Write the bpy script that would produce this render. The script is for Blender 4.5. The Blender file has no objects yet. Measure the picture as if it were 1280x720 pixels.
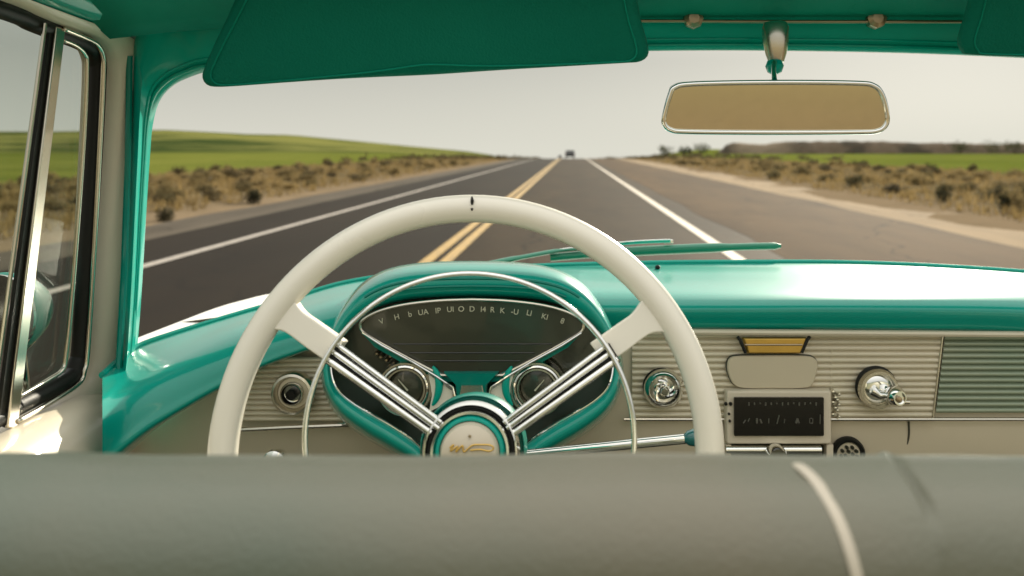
import bpy, bmesh, math, random
from mathutils import Vector, Matrix, noise
R = math.radians
random.seed(7)
S = bpy.context.scene
COL = S.collection
EYE = 1.34           # eye height above the road
F, CX, CY = 1100.0, 714.0, 186.0    # focal length and vanishing point measured on the photo (1280 wide)

def P(px, py, Y):    # a measured photo position at a chosen distance -> world point
    return Vector(((px-CX)*Y/F, Y, EYE+(CY-py)*Y/F))

# ------------------------------------------------------------------ materials
def mat(name):
    m = bpy.data.materials.new(name); m.use_nodes = True
    nt = m.node_tree
    return m, nt, nt.nodes['Principled BSDF'], nt.nodes, nt.links

def simple(name, col, rough=.5, metal=0., coat=0., bump=0., bscale=200., var=0., vscale=6., col2=None, coat_r=.05, spec=.5, cior=1.5):
    m, nt, b, N, L = mat(name)
    b.inputs['Base Color'].default_value = (*col, 1)
    b.inputs['Roughness'].default_value = rough
    b.inputs['Metallic'].default_value = metal
    b.inputs['Coat Weight'].default_value = coat
    b.inputs['Coat Roughness'].default_value = coat_r; b.inputs['Coat IOR'].default_value = cior
    b.inputs['Specular IOR Level'].default_value = spec
    tc = N.new('ShaderNodeTexCoord')
    if var > 0 or col2:
        n = N.new('ShaderNodeTexNoise'); n.inputs['Scale'].default_value = vscale; n.inputs['Detail'].default_value = 6
        L.new(tc.outputs['Object'], n.inputs['Vector'])
        r = N.new('ShaderNodeMapRange'); r.inputs[1].default_value = .3; r.inputs[2].default_value = .7
        L.new(n.outputs['Fac'], r.inputs[0])
        mx = N.new('ShaderNodeMix'); mx.data_type = 'RGBA'
        c2 = col2 or tuple(c*(1-var) for c in col)
        mx.inputs[6].default_value = (*col, 1); mx.inputs[7].default_value = (*c2, 1)
        L.new(r.outputs[0], mx.inputs[0]); L.new(mx.outputs[2], b.inputs['Base Color'])
        rr = N.new('ShaderNodeMapRange'); rr.inputs[3].default_value = rough*.85; rr.inputs[4].default_value = min(1, rough*1.15)
        L.new(n.outputs['Fac'], rr.inputs[0]); L.new(rr.outputs[0], b.inputs['Roughness'])
    if bump > 0:
        n2 = N.new('ShaderNodeTexNoise'); n2.inputs['Scale'].default_value = bscale; n2.inputs['Detail'].default_value = 3
        L.new(tc.outputs['Object'], n2.inputs['Vector'])
        bp = N.new('ShaderNodeBump'); bp.inputs['Strength'].default_value = bump; bp.inputs['Distance'].default_value = .002
        L.new(n2.outputs['Fac'], bp.inputs['Height']); L.new(bp.outputs['Normal'], b.inputs['Normal'])
    return m

M = {}
M['green']   = simple('teal gloss paint', (.0005,.34,.268), .34, coat=1, bump=.02, bscale=60, var=.06, coat_r=.12, spec=.22, cior=1.42)
M['green2']  = simple('teal bezel paint', (.0005,.21,.162), .4, coat=.7, bump=.02, bscale=60, var=.08, spec=.1, cior=1.34)
M['pillar']  = simple('teal pillar paint', (.0005,.38,.295), .4, coat=.7, coat_r=.14, bump=.02, bscale=60, var=.05, spec=.1, cior=1.34)
M['liner']   = simple('teal headliner cloth', (.0005,.27,.185), .8, bump=.35, bscale=900, var=.12, vscale=9, spec=.2)
M['visor']   = simple('dark teal visor vinyl', (.0005,.18,.122), .7, bump=.5, bscale=380, var=.1, spec=.15)
M['cream']   = simple('ivory wheel plastic', (.85,.80,.685), .28, coat=.4, bump=.02, bscale=40, var=.05, coat_r=.08)
M['beige']   = simple('beige dash enamel', (.62,.545,.405), .34, coat=.4, bump=.05, bscale=350, var=.07, vscale=9)
M['beige_rib'] = simple('beige ribbed trim', (.70,.63,.48), .32, metal=.1, coat=.2, var=.08, vscale=12)
M['reflect_rib'] = simple('ribbed trim with painted green reflection', (.31,.34,.245), .30, metal=.2, coat=.3, col2=(.16,.28,.195), vscale=3)  # green reflection on the glove box ribs, put into the base colour
M['trimbeige'] = simple('door trim beige', (.73,.65,.515), .42, coat=.2, bump=.06, bscale=300, var=.06)
M['cap']     = simple('aged ivory cap', (.62,.55,.43), .35, coat=.3, var=.08)
M['chrome']  = simple('chrome', (.86,.86,.83), .07, metal=1, var=.04, vscale=30)
M['satin']   = simple('satin nickel', (.66,.62,.53), .25, metal=1, var=.03, vscale=14)
M['bronze']  = simple('bronze fitting', (.42,.33,.22), .35, metal=.9, var=.1, vscale=40)
M['gold']    = simple('gold emblem', (.62,.40,.10), .30, metal=.85, var=.15, vscale=40)
M['rubber']  = simple('black rubber', (.010,.011,.009), .5, bump=.1, bscale=300, spec=.25)
M['dial']    = simple('dark dial face', (.034,.036,.021), .33, coat=.4, var=.15, vscale=30)
M['panelblk']= simple('smoky instrument panel', (.042,.044,.028), .25, coat=.7, var=.2, vscale=12)
M['radioblk']= simple('black radio glass', (.012,.011,.009), .22, coat=.5)
M['mark']    = simple('pale dial marks', (.55,.54,.40), .5, var=.1)
M['dimmark'] = simple('dim radio marks', (.13,.125,.10), .5, var=.1)
M['seat']    = simple('taupe seat vinyl', (.200,.172,.116), .36, bump=.3, bscale=420, col2=(.112,.142,.102), vscale=3.2, coat=.12, coat_r=.3)
M['seat_pipe'] = simple('ivory piping', (.62,.55,.43), .4, bump=.1, bscale=400, var=.1)
M['white']   = simple('white car paint', (.78,.77,.73), .5, spec=.12, var=.04)
M['tealknob']= simple('teal plastic knob', (.003,.12,.125), .2, coat=1)
M['dark']    = simple('dark carpet', (.03,.03,.026), .9, bump=.5, bscale=400)
M['wiper']   = simple('teal wiper', (.004,.21,.125), .35, coat=.5)
M['tread']   = simple('seam line', (.05,.05,.035), .6)

def glass(name, tint, dust=0.):
    m = bpy.data.materials.new(name); m.use_nodes = True
    nt = m.node_tree; N = nt.nodes; L = nt.links
    N.remove(N['Principled BSDF'])
    t = N.new('ShaderNodeBsdfTransparent'); t.inputs[0].default_value = (*tint, 1)
    g = N.new('ShaderNodeBsdfGlossy'); g.inputs['Roughness'].default_value = .01; g.inputs[0].default_value = (.9,.9,.9,1)
    lw = N.new('ShaderNodeLayerWeight'); lw.inputs[0].default_value = .12
    cl = N.new('ShaderNodeMath'); cl.operation = 'MULTIPLY'; cl.inputs[1].default_value = .2
    L.new(lw.outputs['Fresnel'], cl.inputs[0])
    mx = N.new('ShaderNodeMixShader'); L.new(cl.outputs[0], mx.inputs[0]); L.new(t.outputs[0], mx.inputs[1]); L.new(g.outputs[0], mx.inputs[2])
    out = mx.outputs[0]
    if dust:
        tcg = N.new('ShaderNodeTexCoord'); a_ = N.new('ShaderNodeTexNoise'); a_.inputs['Scale'].default_value = 160; a_.inputs['Detail'].default_value = 2
        b_ = N.new('ShaderNodeTexNoise'); b_.inputs['Scale'].default_value = 5; b_.inputs['Detail'].default_value = 5
        L.new(tcg.outputs['Object'], a_.inputs['Vector']); L.new(tcg.outputs['Object'], b_.inputs['Vector'])
        r1 = N.new('ShaderNodeMapRange'); r1.inputs[1].default_value = .68; r1.inputs[2].default_value = .76; L.new(a_.outputs['Fac'], r1.inputs[0])
        r2 = N.new('ShaderNodeMapRange'); r2.inputs[1].default_value = .42; r2.inputs[2].default_value = .75; r2.inputs[4].default_value = .10; L.new(b_.outputs['Fac'], r2.inputs[0])
        ad = N.new('ShaderNodeMath'); ad.operation = 'MULTIPLY_ADD'; ad.inputs[1].default_value = .5; L.new(r1.outputs[0], ad.inputs[0]); L.new(r2.outputs[0], ad.inputs[2])
        sc = N.new('ShaderNodeMath'); sc.operation = 'MULTIPLY'; sc.inputs[1].default_value = dust; L.new(ad.outputs[0], sc.inputs[0])
        df = N.new('ShaderNodeBsdfTranslucent'); df.inputs[0].default_value = (.6,.55,.45,1)
        m2 = N.new('ShaderNodeMixShader'); L.new(sc.outputs[0], m2.inputs[0]); L.new(out, m2.inputs[1]); L.new(df.outputs[0], m2.inputs[2]); out = m2.outputs[0]
    L.new(out, N['Material Output'].inputs[0])
    return m
M['glass'] = glass('windscreen glass', (.95,.955,.93))
M['sideglass'] = glass('tinted side glass', (.80,.83,.80))
mm, nt, b, N, L = mat('bronzed mirror glass')
b.inputs['Base Color'].default_value = (.74,.69,.54,1); b.inputs['Metallic'].default_value = 1; b.inputs['Roughness'].default_value = .04
M['mirror'] = mm

# ------------------------------------------------------------------ mesh helpers
class MB:
    def __init__(s): s.bm = bmesh.new()
    def loft(s, rows, closed_u=False, closed_v=False, cap=False):
        g = [[s.bm.verts.new(p) for p in r] for r in rows]
        nr, nc = len(g), len(g[0])
        for i in range(nr if closed_v else nr-1):
            for j in range(nc if closed_u else nc-1):
                a, b_, c, d = g[i][j], g[i][(j+1) % nc], g[(i+1) % nr][(j+1) % nc], g[(i+1) % nr][j]
                try: s.bm.faces.new((a, b_, c, d))
                except ValueError: pass
        if cap:
            for r in (g[0], g[-1]):
                try: s.bm.faces.new(r)
                except ValueError: pass
        return s
    def tube(s, pts, rad, seg=10, closed=False, flat=None):
        n = len(pts); pts = [Vector(p) for p in pts]; rows = []
        prev = None
        for i, p in enumerate(pts):
            if closed: t = pts[(i+1) % n]-pts[i-1]
            else: t = pts[min(i+1, n-1)]-pts[max(i-1, 0)]
            t.normalize()
            if prev is None:
                up = Vector((0,0,1)) if abs(t.z) < .9 else Vector((0,1,0))
                if flat: up = Vector(flat[2])
                a = t.cross(up).normalized()
            else:
                a = (prev - t*prev.dot(t)).normalized()
            prev = a; bvec = t.cross(a)
            r = rad[i] if isinstance(rad, (list, tuple)) else rad
            fa, fb = (flat[0], flat[1]) if flat else (1, 1)
            rows.append([p + a*(r*fa*math.cos(2*math.pi*k/seg)) + bvec*(r*fb*math.sin(2*math.pi*k/seg)) for k in range(seg)])
        s.loft(rows, closed_u=True, closed_v=closed, cap=not closed)
        return s
    def lathe(s, prof, origin, axis, seg=32, up=(0,0,1)):   # prof: (radius, height along axis)
        ax = Vector(axis).normalized(); u = ax.cross(Vector(up))
        if u.length < 1e-3: u = ax.cross(Vector((0,1,0)))
        u.normalize(); v = ax.cross(u); o = Vector(origin)
        rows = [[o+ax*h+(u*math.cos(2*math.pi*k/seg)+v*math.sin(2*math.pi*k/seg))*max(r, 1e-5) for k in range(seg)] for r, h in prof]
        s.loft(rows, closed_u=True, cap=True)
        return s
    def prism(s, pts, ext, chamfer=0):       # outline extruded along vector ext
        pts = [Vector(p) for p in pts]; e = Vector(ext)
        if chamfer:
            c = sum(pts, Vector())/len(pts)
            def shrink(p):
                d = c-p; return p+d.normalized()*min(chamfer, d.length*.5)
            rows = [pts, [p+e*.75 for p in pts], [shrink(p)+e for p in pts]]
        else: rows = [pts, [p+e for p in pts]]
        s.loft(rows, closed_u=True, cap=True)
        return s
    def box(s, lo, hi):
        x0,y0,z0 = lo; x1,y1,z1 = hi
        b_ = [Vector((x0,y0,z0)),Vector((x1,y0,z0)),Vector((x1,y1,z0)),Vector((x0,y1,z0))]
        return s.prism(b_, (0,0,z1-z0))
    def build(s, name, m, parent=None, smooth=40, sub=0, bevel=0, solid=0):
        bmesh.ops.recalc_face_normals(s.bm, faces=s.bm.faces[:])
        me = bpy.data.meshes.new(name); s.bm.to_mesh(me); s.bm.free()
        me.shade_smooth()
        if smooth < 180: me.set_sharp_from_angle(angle=R(smooth))
        o = bpy.data.objects.new(name, me); COL.objects.link(o)
        me.materials.append(M[m] if isinstance(m, str) else m)
        if parent is not None: o.parent = parent
        if solid:
            d = o.modifiers.new('Solidify', 'SOLIDIFY'); d.thickness = solid
        if bevel:
            d = o.modifiers.new('Bevel', 'BEVEL'); d.width = bevel; d.segments = 2; d.limit_method = 'ANGLE'; d.angle_limit = R(35)
        if sub:
            d = o.modifiers.new('Subsurf', 'SUBSURF'); d.levels = sub; d.render_levels = sub
        return o

def catmull(pts, n, closed=False):
    pts = [Vector(p) for p in pts]; out = []; L_ = len(pts)
    segs = L_ if closed else L_-1
    for i in range(segs):
        if closed: p0,p1,p2,p3 = pts[i-1], pts[i], pts[(i+1)%L_], pts[(i+2)%L_]
        else: p0,p1,p2,p3 = pts[max(i-1,0)], pts[i], pts[i+1], pts[min(i+2,L_-1)]
        for k in range(n):
            t = k/n
            out.append(.5*((2*p1)+(p2-p0)*t+(2*p0-5*p1+4*p2-p3)*t*t+(3*p1-p0-3*p2+p3)*t**3))
    if not closed: out.append(pts[-1])
    return out
def cat2(pts, n, closed=False):
    return [(v.x, v.y) for v in catmull([Vector((a,b_,0)) for a,b_ in pts], n, closed)]
def resample(pts, n, closed=False):
    pts = [Vector(p) for p in pts]
    if closed: pts = pts+[pts[0]]
    d = [0]
    for a, b_ in zip(pts, pts[1:]): d.append(d[-1]+(b_-a).length)
    out = []; j = 0; m = n if closed else n-1
    for i in range(n):
        t = d[-1]*i/m
        while j < len(d)-2 and d[j+1] < t: j += 1
        k = (t-d[j])/max(d[j+1]-d[j], 1e-9)
        out.append(pts[j].lerp(pts[j+1], min(1, k)))
    return out
def lerp(a, b_, t): return a+(b_-a)*t
def interp(x, tab):
    if x <= tab[0][0]: return tab[0][1]
    for (a, va), (b_, vb) in zip(tab, tab[1:]):
        if x <= b_:
            return lerp(va, vb, (x-a)/(b_-a))
    return tab[-1][1]
def sstep(a, b_, x):
    t = max(0, min(1, (x-a)/(b_-a))); return t*t*(3-2*t)
def rrect(x0, y0, x1, y1, r, n=5):
    out = []
    for cx, cy, a0 in ((x1-r,y0+r,-90),(x1-r,y1-r,0),(x0+r,y1-r,90),(x0+r,y0+r,180)):
        for k in range(n+1):
            a = R(a0+90*k/n); out.append((cx+r*math.cos(a), cy+r*math.sin(a)))
    return out

def text_mesh(txt, size, loc, rot, depth, name, m, parent):
    cu = bpy.data.curves.new(name, 'FONT'); cu.body = txt; cu.size = size; cu.align_x = 'CENTER'; cu.align_y = 'CENTER'
    cu.extrude = depth
    tmp = bpy.data.objects.new(name, cu); COL.objects.link(tmp)
    bpy.context.view_layer.update()
    me = bpy.data.meshes.new_from_object(tmp.evaluated_get(bpy.context.evaluated_depsgraph_get()))
    bpy.data.objects.remove(tmp)
    me.transform(Matrix.Translation(loc) @ rot.to_matrix().to_4x4() if hasattr(rot, 'to_matrix') else Matrix.Translation(loc) @ rot)
    return me
def join_meshes(meshes, name, m, parent):
    bm = bmesh.new()
    for me in meshes: bm.from_mesh(me); bpy.data.meshes.remove(me)
    me = bpy.data.meshes.new(name); bm.to_mesh(me); bm.free()
    me.materials.append(M[m]); o = bpy.data.objects.new(name, me); COL.objects.link(o); o.parent = parent
    return o

def tag(o, label=None, cat=None, group=None, kind=None):
    if label: o['label'] = label
    if cat: o['category'] = cat
    if group: o['group'] = group
    if kind: o['kind'] = kind
    return o
def empty(name, loc=(0,0,0), rz=0):
    o = bpy.data.objects.new(name, None); COL.objects.link(o); o.location = loc; o.rotation_euler.z = rz
    o.empty_display_size = .2
    return o

# ------------------------------------------------------------------ the car
CAR = empty('classic_car')
tag(CAR, 'vintage teal and cream car seen from its back seat, ivory steering wheel in front', 'car')
FACE = Vector((0,-1,0))        # towards the back seat

# ---- dash pad: sections across the car, each rear edge -> crest -> rolled lip -> underside
stations = [  # px, rear(py,Y), crest(py,Y), nose(py,Y), low(py,Y), tuck(py,Y)
    (128, (470,1.06), (500,.99), (535,.965), (590,.975), (600,1.03)),
    (168, (437,1.150),(470,1.06),(500,1.01), (552,1.00), (560,1.06)),
    (215, (419,1.185),(445,1.09),(475,1.04), (520,1.03), (522,1.08)),
    (300, (393,1.25), (409,1.13),(440,1.075),(472,1.07), (474,1.12)),
    (360, (376,1.29), (393,1.15),(420,1.095),(446,1.09), (448,1.13)),
    (430, (355,1.32), (374,1.16),(400,1.11), (426,1.105),(428,1.14)),
    (520, (342,1.35), (364,1.17),(388,1.112),(414,1.127), (416,1.15)),
    (640, (335,1.38), (360,1.17),(386,1.112),(412,1.127), (414,1.15)),
    (760, (331,1.39), (360,1.17),(386,1.112),(412,1.127), (414,1.15)),
    (900, (329,1.39), (361,1.17),(386,1.112),(412,1.127), (414,1.15)),
    (1080,(330,1.38), (361,1.17),(386,1.112),(413,1.127), (415,1.15)),
    (1280,(341,1.34), (363,1.165),(389,1.11),(416,1.125),(418,1.148)),
    (1500,(362,1.27), (374,1.15),(400,1.10), (424,1.10), (426,1.13)),
    (1700,(385,1.20), (400,1.11),(430,1.06), (450,1.06), (452,1.10)),
]
cols_ = []
for st in stations:
    px = st[0]; rear, crest, nose, low, tuck = st[1:]
    pr = P(px, rear[0]+14, rear[1]+.012)
    pts = [pr, P(px, *rear), P(px, lerp(rear[0],crest[0],.55)-1.0, lerp(rear[1],crest[1],.55)), P(px, *crest), P(px, lerp(crest[0],nose[0],.5)-2, lerp(crest[1],nose[1],.66)),
           P(px, *nose), P(px, lerp(nose[0],low[0],.6), lerp(nose[1],low[1],.6)-.004), P(px, *low), P(px, *tuck)]
    cols_.append(catmull(pts, 5))
rows = []
for k in range(len(cols_[0])):
    rows.append(catmull([c[k] for c in cols_], 8))
MB().loft(rows).build('dash_pad', 'green', CAR, smooth=70)
pad = COL.objects['dash_pad']
# raised lip along the windscreen foot
lip = catmull([P(s[0], s[1][0]-1, s[1][1]+.002) for s in stations], 8)
MB().tube(lip, .0045, 8).build('windshield_molding', 'pillar', pad)

# ---- dashboard: beige sheet, ribbed trim, knobs, radio
dash = MB()
dash.loft([[P(px, max(424+dy, interp(px, [(s_[0], s_[5][0]-5) for s_ in stations])), 1.135) for px in range(150, 1720, 40)] for dy in (-14, 0, 50, 103)] +
          [[P(px, py, Y) for px in range(150, 1720, 40)] for py, Y in ((570,1.138),(600,1.145),(660,1.16),(780,1.25))])
dash = dash.build('dashboard', 'beige', CAR, smooth=60)
def ribbed(px_l, px_r, top, bot, Y, m, pitch=7.55, name='ribbed_trim', amp=.0042, shape=None):
    mb = MB(); n = int((bot-top)/pitch)
    rows = []
    for i in range(n):
        for k in range(8):
            f = k/8; py = top+(i+f)*pitch
            # broad rounded bead with a narrow groove
            h = amp*(abs(math.sin(math.pi*f))**.55)
            l = px_l(py) if callable(px_l) else px_l; r = px_r(py) if callable(px_r) else px_r
            row = [P(lerp(l, r, t/6), py, Y) + Vector((0,-h,0)) for t in range(7)]
            rows.append(row)
    mb.loft(rows)
    o = mb.build(name, m, dash, smooth=60)
    return o
ribbed(790, lambda py: 1177-(py-418)*.12, 416, 523, 1.132, 'beige_rib')
ribbed(lambda py: 1180-(py-418)*.12, 1560, 418, 523, 1.132, 'reflect_rib')
MB().tube([P(780,524,1.127), P(1000,524,1.127), P(1560,524,1.127)], .0022, 8).build('trim_molding', 'satin', dash)
MB().tube([P(806,414.5,1.118), P(1280,418,1.118), P(1560,426,1.118)], .004, 8).build('trim_molding', 'beige_rib', dash)
ribbed(lambda py: 322-(py-440)*.25, 432, 446, 533, 1.122, 'beige_rib', pitch=6.7)
MB().tube([P(300,537,1.115), P(360,534,1.115), P(436,531,1.115)], .0028, 8).build('trim_molding', 'satin', dash)
MB().box(P(427,532,1.112)+Vector((0,0,0)), P(437,528,1.12)).build('trim_molding', 'chrome', dash)
# glove box outline below the trim, and the trim joint
MB().tube(catmull([P(1136,527,1.134), P(1136,545,1.136), P(1132,562,1.14), P(1128,585,1.146), P(1128,640,1.158)],6), .0014, 6).build('glove_box_seam', 'tread', dash)
MB().tube([P(1179-.12*(y-418)-.5, y, 1.1275) for y in (418,470,522)], .0013, 6).build('trim_joint', 'satin', dash)
MB().tube([P(1040-.02*(y-418), y, 1.1285) for y in (436,480,522)], .0006, 6).build('trim_joint', 'beige_rib', dash)

def knob(px, py, Y, r, kind):
    c = P(px, py, Y); k = r*Y/F
    if kind == 'vent':      # round bezel with a dark throat and a hub
        o = MB().lathe([(k*1.12,.0),(k*1.12,.006),(k*1.05,.012),(k*.93,.013),(k*.86,.008),(k*.8,.002)], c, FACE, 40).build('knob', 'satin', CAR)
        MB().lathe([(k*.8,.0015),(k*.8,.004),(.0,.004)], c, FACE, 32).build('knob_dish_or_shade', 'beige_rib', o)
        MB().lathe([(k*.62,.004),(k*.62,.010),(k*.52,.013),(k*.44,.010),(k*.44,.006)], c, FACE, 32).build('knob_ring', 'chrome', o)
        MB().lathe([(k*.28,.005),(k*.28,.014),(k*.24,.017),(k*.16,.017),(k*.16,.015),(0,.015)], c, FACE, 24).build('knob_hub', 'rubber', o)
    elif kind == 'swirl':   # chromed ring round a twisted grip
        o = MB().lathe([(k*1.18,.0),(k*1.18,.004),(k*1.0,.010),(k*.9,.012),(k*.82,.008),(k*.8,.003)], c, FACE, 40).build('knob', 'chrome', CAR)
        MB().lathe([(k*1.12,-.001),(k*1.12,.002),(k*1.1,.003),(k*1.0,.001)], c+Vector((-k*.10,0,k*.08)), FACE, 32).build('knob_dish_or_shade', 'rubber', o)  # black disc set up and left, stands in for the knob's shadow
        MB().lathe([(k*.8,.002),(k*.8,.004),(k*.5,.002),(0,.002)], c, FACE, 32).build('knob_plate', 'satin', o)
        mb = MB()
        for a in range(3):
            pts = [c+FACE*(.009+.004*t/6)+Vector((math.cos(R(a*120+25+t*16)),0,math.sin(R(a*120+25+t*16))))*k*(.15+.55*t/6) for t in range(7)]
            mb.tube(pts, [k*.17*(1-.06*t) for t in range(7)], 8)
        mb.lathe([(k*.3,.004),(k*.3,.016),(k*.2,.02),(0,.02)], c, FACE, 20)
        mb.build('knob_grip', 'chrome', o)
    elif kind == 'lever':   # large dish with a ball handle swung to the right
        o = MB().lathe([(k*1.05,.0),(k*1.05,.005),(k*.96,.011),(k*.86,.011),(k*.8,.005)], c, FACE, 40).build('knob', 'satin', CAR)
        MB().lathe([(k*1.08,-.001),(k*1.08,.0015),(k*1.0,.002)], c+Vector((-k*.05,0,k*.08)), FACE, 32).build('knob_dish_or_shade', 'rubber', o)  # dark disc shifted up-left, drawn as the shadow round the dish
        MB().lathe([(k*.82,.003),(k*.7,.006),(k*.3,.008),(0,.008)], c, FACE, 32).build('knob_plate', 'chrome', o)
        bc = c+Vector((k*.55,-.012,-k*.22))
        MB().lathe([(k*.28,-.008),(k*.42,.0),(k*.52,.008),(k*.5,.014),(k*.36,.02),(k*.3,.02),(k*.28,.017),(0,.017)], bc, (.25,-1,.05), 28).build('knob_grip', 'chrome', o)
        MB().tube([c+Vector((-k*.35,-.012,-.0)), c+Vector((-k*.1,-.016,-k*.2)), bc], [k*.3,k*.2,k*.16], 12).build('knob_stem', 'chrome', o)
        MB().tube([bc+Vector((k*.2,-.004,-k*.3)), bc+Vector((k*.9,-.004,-k*.33))], [k*.14,k*.1], 10).build('knob_lever', 'satin', o)
        MB().lathe([(k*.16,0),(k*.16,.004),(0,.005)], bc+Vector((k*.1,-.018,0)), FACE, 16).build('knob_button', 'bronze', o)
    elif kind == 'louver':  # round dark vent with a beaded insert
        o = MB().lathe([(k*1.05,.0),(k*1.05,.006),(k*.95,.01),(k*.8,.009),(k*.76,.003)], c, FACE, 40).build('knob', 'rubber', CAR)
        MB().lathe([(k*.78,.002),(k*.72,.006),(0,.007)], c, FACE, 32).build('knob_plate', 'beige_rib', o)
        mb = MB()
        for rr, n in ((.5, 9), (.22, 4)):
            for i in range(n):
                a = 2*math.pi*i/n+rr
                mb.lathe([(k*.11,.005),(k*.11,.011),(k*.05,.013),(0,.013)], c+Vector((math.cos(a)*k*rr,0,math.sin(a)*k*rr)), FACE, 10)
        mb.build('knob_beads', 'dial', o)
    return o
tag(knob(368, 490, 1.108, 24, 'vent'), 'round ivory knob with dark centre at the far left of the dash')
tag(knob(829, 485, 1.122, 21, 'swirl'), 'chrome ringed twist knob on the ribbed trim beside the wheel')
tag(knob(1096, 485, 1.122, 24, 'lever'), 'chrome dish with a ball handle on the ribbed trim near the glove box')
tag(knob(1059, 566, 1.135, 20, 'louver'), 'round dark beaded knob under the trim below the radio corner')
c = P(349, 571, 1.09)
MB().lathe([(.010,0),(.010,.01),(.015,.016),(.0145,.022),(.008,.026),(0,.027)], c, FACE, 24).build('knob', 'chrome', CAR)

# ---- radio
radio = MB()
radio.prism([P(x,y,1.128) for x,y in rrect(905,485,1036,551,3)], (0,-.014,0), .002)
radio = radio.build('radio', 'trimbeige', CAR, bevel=.0012)
MB().prism([P(x,y,1.1125) for x,y in rrect(917,496,1029,544,1.5)], (0,-.003,0)).build('radio_dial', 'radioblk', radio)
meshes = []
mbk = MB()
def bar(mb, x0, y0, x1, y1, w, Y, t=.0006):
    a, b_ = P(x0,y0,Y), P(x1,y1,Y); mb.tube([a, b_], w*Y/F/2, 6)
YR = 1.1090
for x in range(936, 1024, 7):
    if x in (975,): continue
    bar(mbk, x, 503, x, 507-(x % 3), 2.0, YR)
for (x0,y0,x1,y1,w) in ((929,529,932,525,1.4),(935,527,937,523,1.2),(946,523,946,529,3),(950,524,952,529,2.4),(961,523,961,529,1.2),(971,530,974,519,1.5),(981,524,980,529,1.2),
                        (995,529,997,523,3),(999,529,997,524,2),(1013,523,1015,523,1.2),(1013,529,1016,529,1.2),(1012,523,1012,529,1.0),(1016,523,1016,529,1.0),(1025,518,1025,530,1.2)):
    bar(mbk, x0,y0,x1,y1,w,YR)
mbk.build('dial_marks', 'dimmark', radio)
mbk = MB()
for x,y,r in ((907,504.5,2.2),(913,504.5,2.2),(911,517,1.6),(912,526,1.7)):
    mbk.lathe([(r*1.02e-3,0),(r*1.02e-3,.002),(0,.0022)], P(x,y,1.1135), FACE, 12)
mbk.build('radio_button', 'rubber', radio)
mbk = MB()
for i, y in enumerate((488,495,501,508,516)):
    mbk.lathe([(.0031,0),(.0031,.006),(.002,.009),(0,.0092)], P(1039+(i%2)*3,y,1.129), FACE, 12)
    mbk.lathe([(.0025,0),(.0025,.006),(.0015,.008),(0,.0082)], P(1047-(i%2)*2,y+3,1.129), FACE, 12)
mbk.build('radio_knob', 'chrome', radio)
# surround standing below the dial with a chrome tray and arch knob
MB().prism([P(x,y,1.133) for x,y in ((1029,551),(1037,551),(1036,640),(1028,640))], (0,-.016,0)).build('radio_surround', 'trimbeige', radio)
MB().prism([P(x,y,1.133) for x,y in ((905,551),(911,551),(911,640),(905,640))], (0,-.016,0)).build('radio_surround', 'trimbeige', radio)
MB().prism([P(x,y,1.137) for x,y in ((911,555),(1029,555),(1029,640),(911,640))], (0,-.006,0)).build('radio_recess', 'dial', radio)
MB().tube([P(907,562,1.118), P(1026,562,1.118)], .0055, 12).build('radio_bar', 'chrome', radio)
MB().lathe([(.013,0),(.013,.012),(.0115,.018),(.009,.018),(.0085,.015),(0,.015)], P(969,567,1.112), FACE, 28).build('radio_knob', 'chrome', radio)

# ---- blank speaker plate and gold emblem above the radio
o = MB().prism([P(x,y,1.128) for x,y in cat2([(908,455),(912,446),(926,443.5),(965,443),(1004,443.5),(1017,447),(1021,456),(1018,470),(1013,481),(1000,484),(965,484.5),(930,484),(917,480),(910,468)],4,True)], (0,-.006,0), .0015)
o = o.build('speaker_plate', 'beige', CAR)
MB().tube([P(x,y,1.1245) for x,y in cat2([(908,455),(912,446),(926,443.5),(965,443),(1004,443.5),(1017,447),(1021,456),(1018,470),(1013,481),(1000,484),(965,484.5),(930,484),(917,480),(910,468)],3,True)], .0011, 6, True).build('speaker_plate_edge', 'tread', o)
e = MB().prism([P(x,y,1.126) for x,y in ((927,421),(1007,421),(1002,440),(932,440))], (0,-.009,0), .0025).build('dash_emblem', 'gold', CAR, bevel=.001)
MB().tube([P(931,431,1.116), P(1003,431,1.116)], .0012, 6).build('emblem_line', 'bronze', e)
for a in ((925,421,932,441,922,424),(1009,421,1002,441,1012,424)):
    MB().tube([P(a[4],a[5]-3,1.12),P(a[0],a[1]+4,1.117),P(a[2],a[3],1.117)], .0022, 8).build('emblem_end', 'rubber', e)

# ---- instrument cluster: fan-shaped hooded bezel
half_out = [(590,331),(545,332),(505,336),(474,345),(448,362),(428,386),(414,412),(405,440),(402,466),(408,494),(424,519),(452,541),(484,560),(515,580),(545,612),(590,622)]
half_in  = [(590,371.5),(545,372.5),(505,376),(472,385),(448,399),(431,416),(420,434),(415,452),(416,469),(423,486),(440,501),(468,518),(497,535),(525,556),(552,588),(590,600)]
def mirror_loop(h, wide=1.0):
    left = cat2(h, 6)
    right = [(590+(590-x)*wide, y) for x, y in left[::-1]][1:-1]
    return left+right
NL = 160
lo_, li_ = mirror_loop(half_out), mirror_loop(half_in)
def mixl(t): return [(lerp(a[0],b_[0],t), lerp(a[1],b_[1],t)) for a, b_ in zip(lo_, li_)]
def depth_front(y): return interp(y, [(330,1.055),(400,1.035),(480,1.01),(622,1.0)])
rows = []
for t, dy in ((-.12,.13),(-.08,.07),(.0,.03),(.14,.009),(.32,.0),(.55,.0),(.8,.006),(.95,.016),(1.0,.028),(1.02,.05),(1.03,.075)):
    rows.append([P(x,y,depth_front(y)+dy) for x,y in mixl(t)])
clus = MB().loft(rows, closed_u=True).build('instrument_cluster', 'green', CAR, smooth=70)
lf = mixl(1.0)
MB().prism([P(x,y,1.075) for x,y in lf], (0,.004,0)).build('cluster_panel', 'panelblk', clus)
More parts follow.
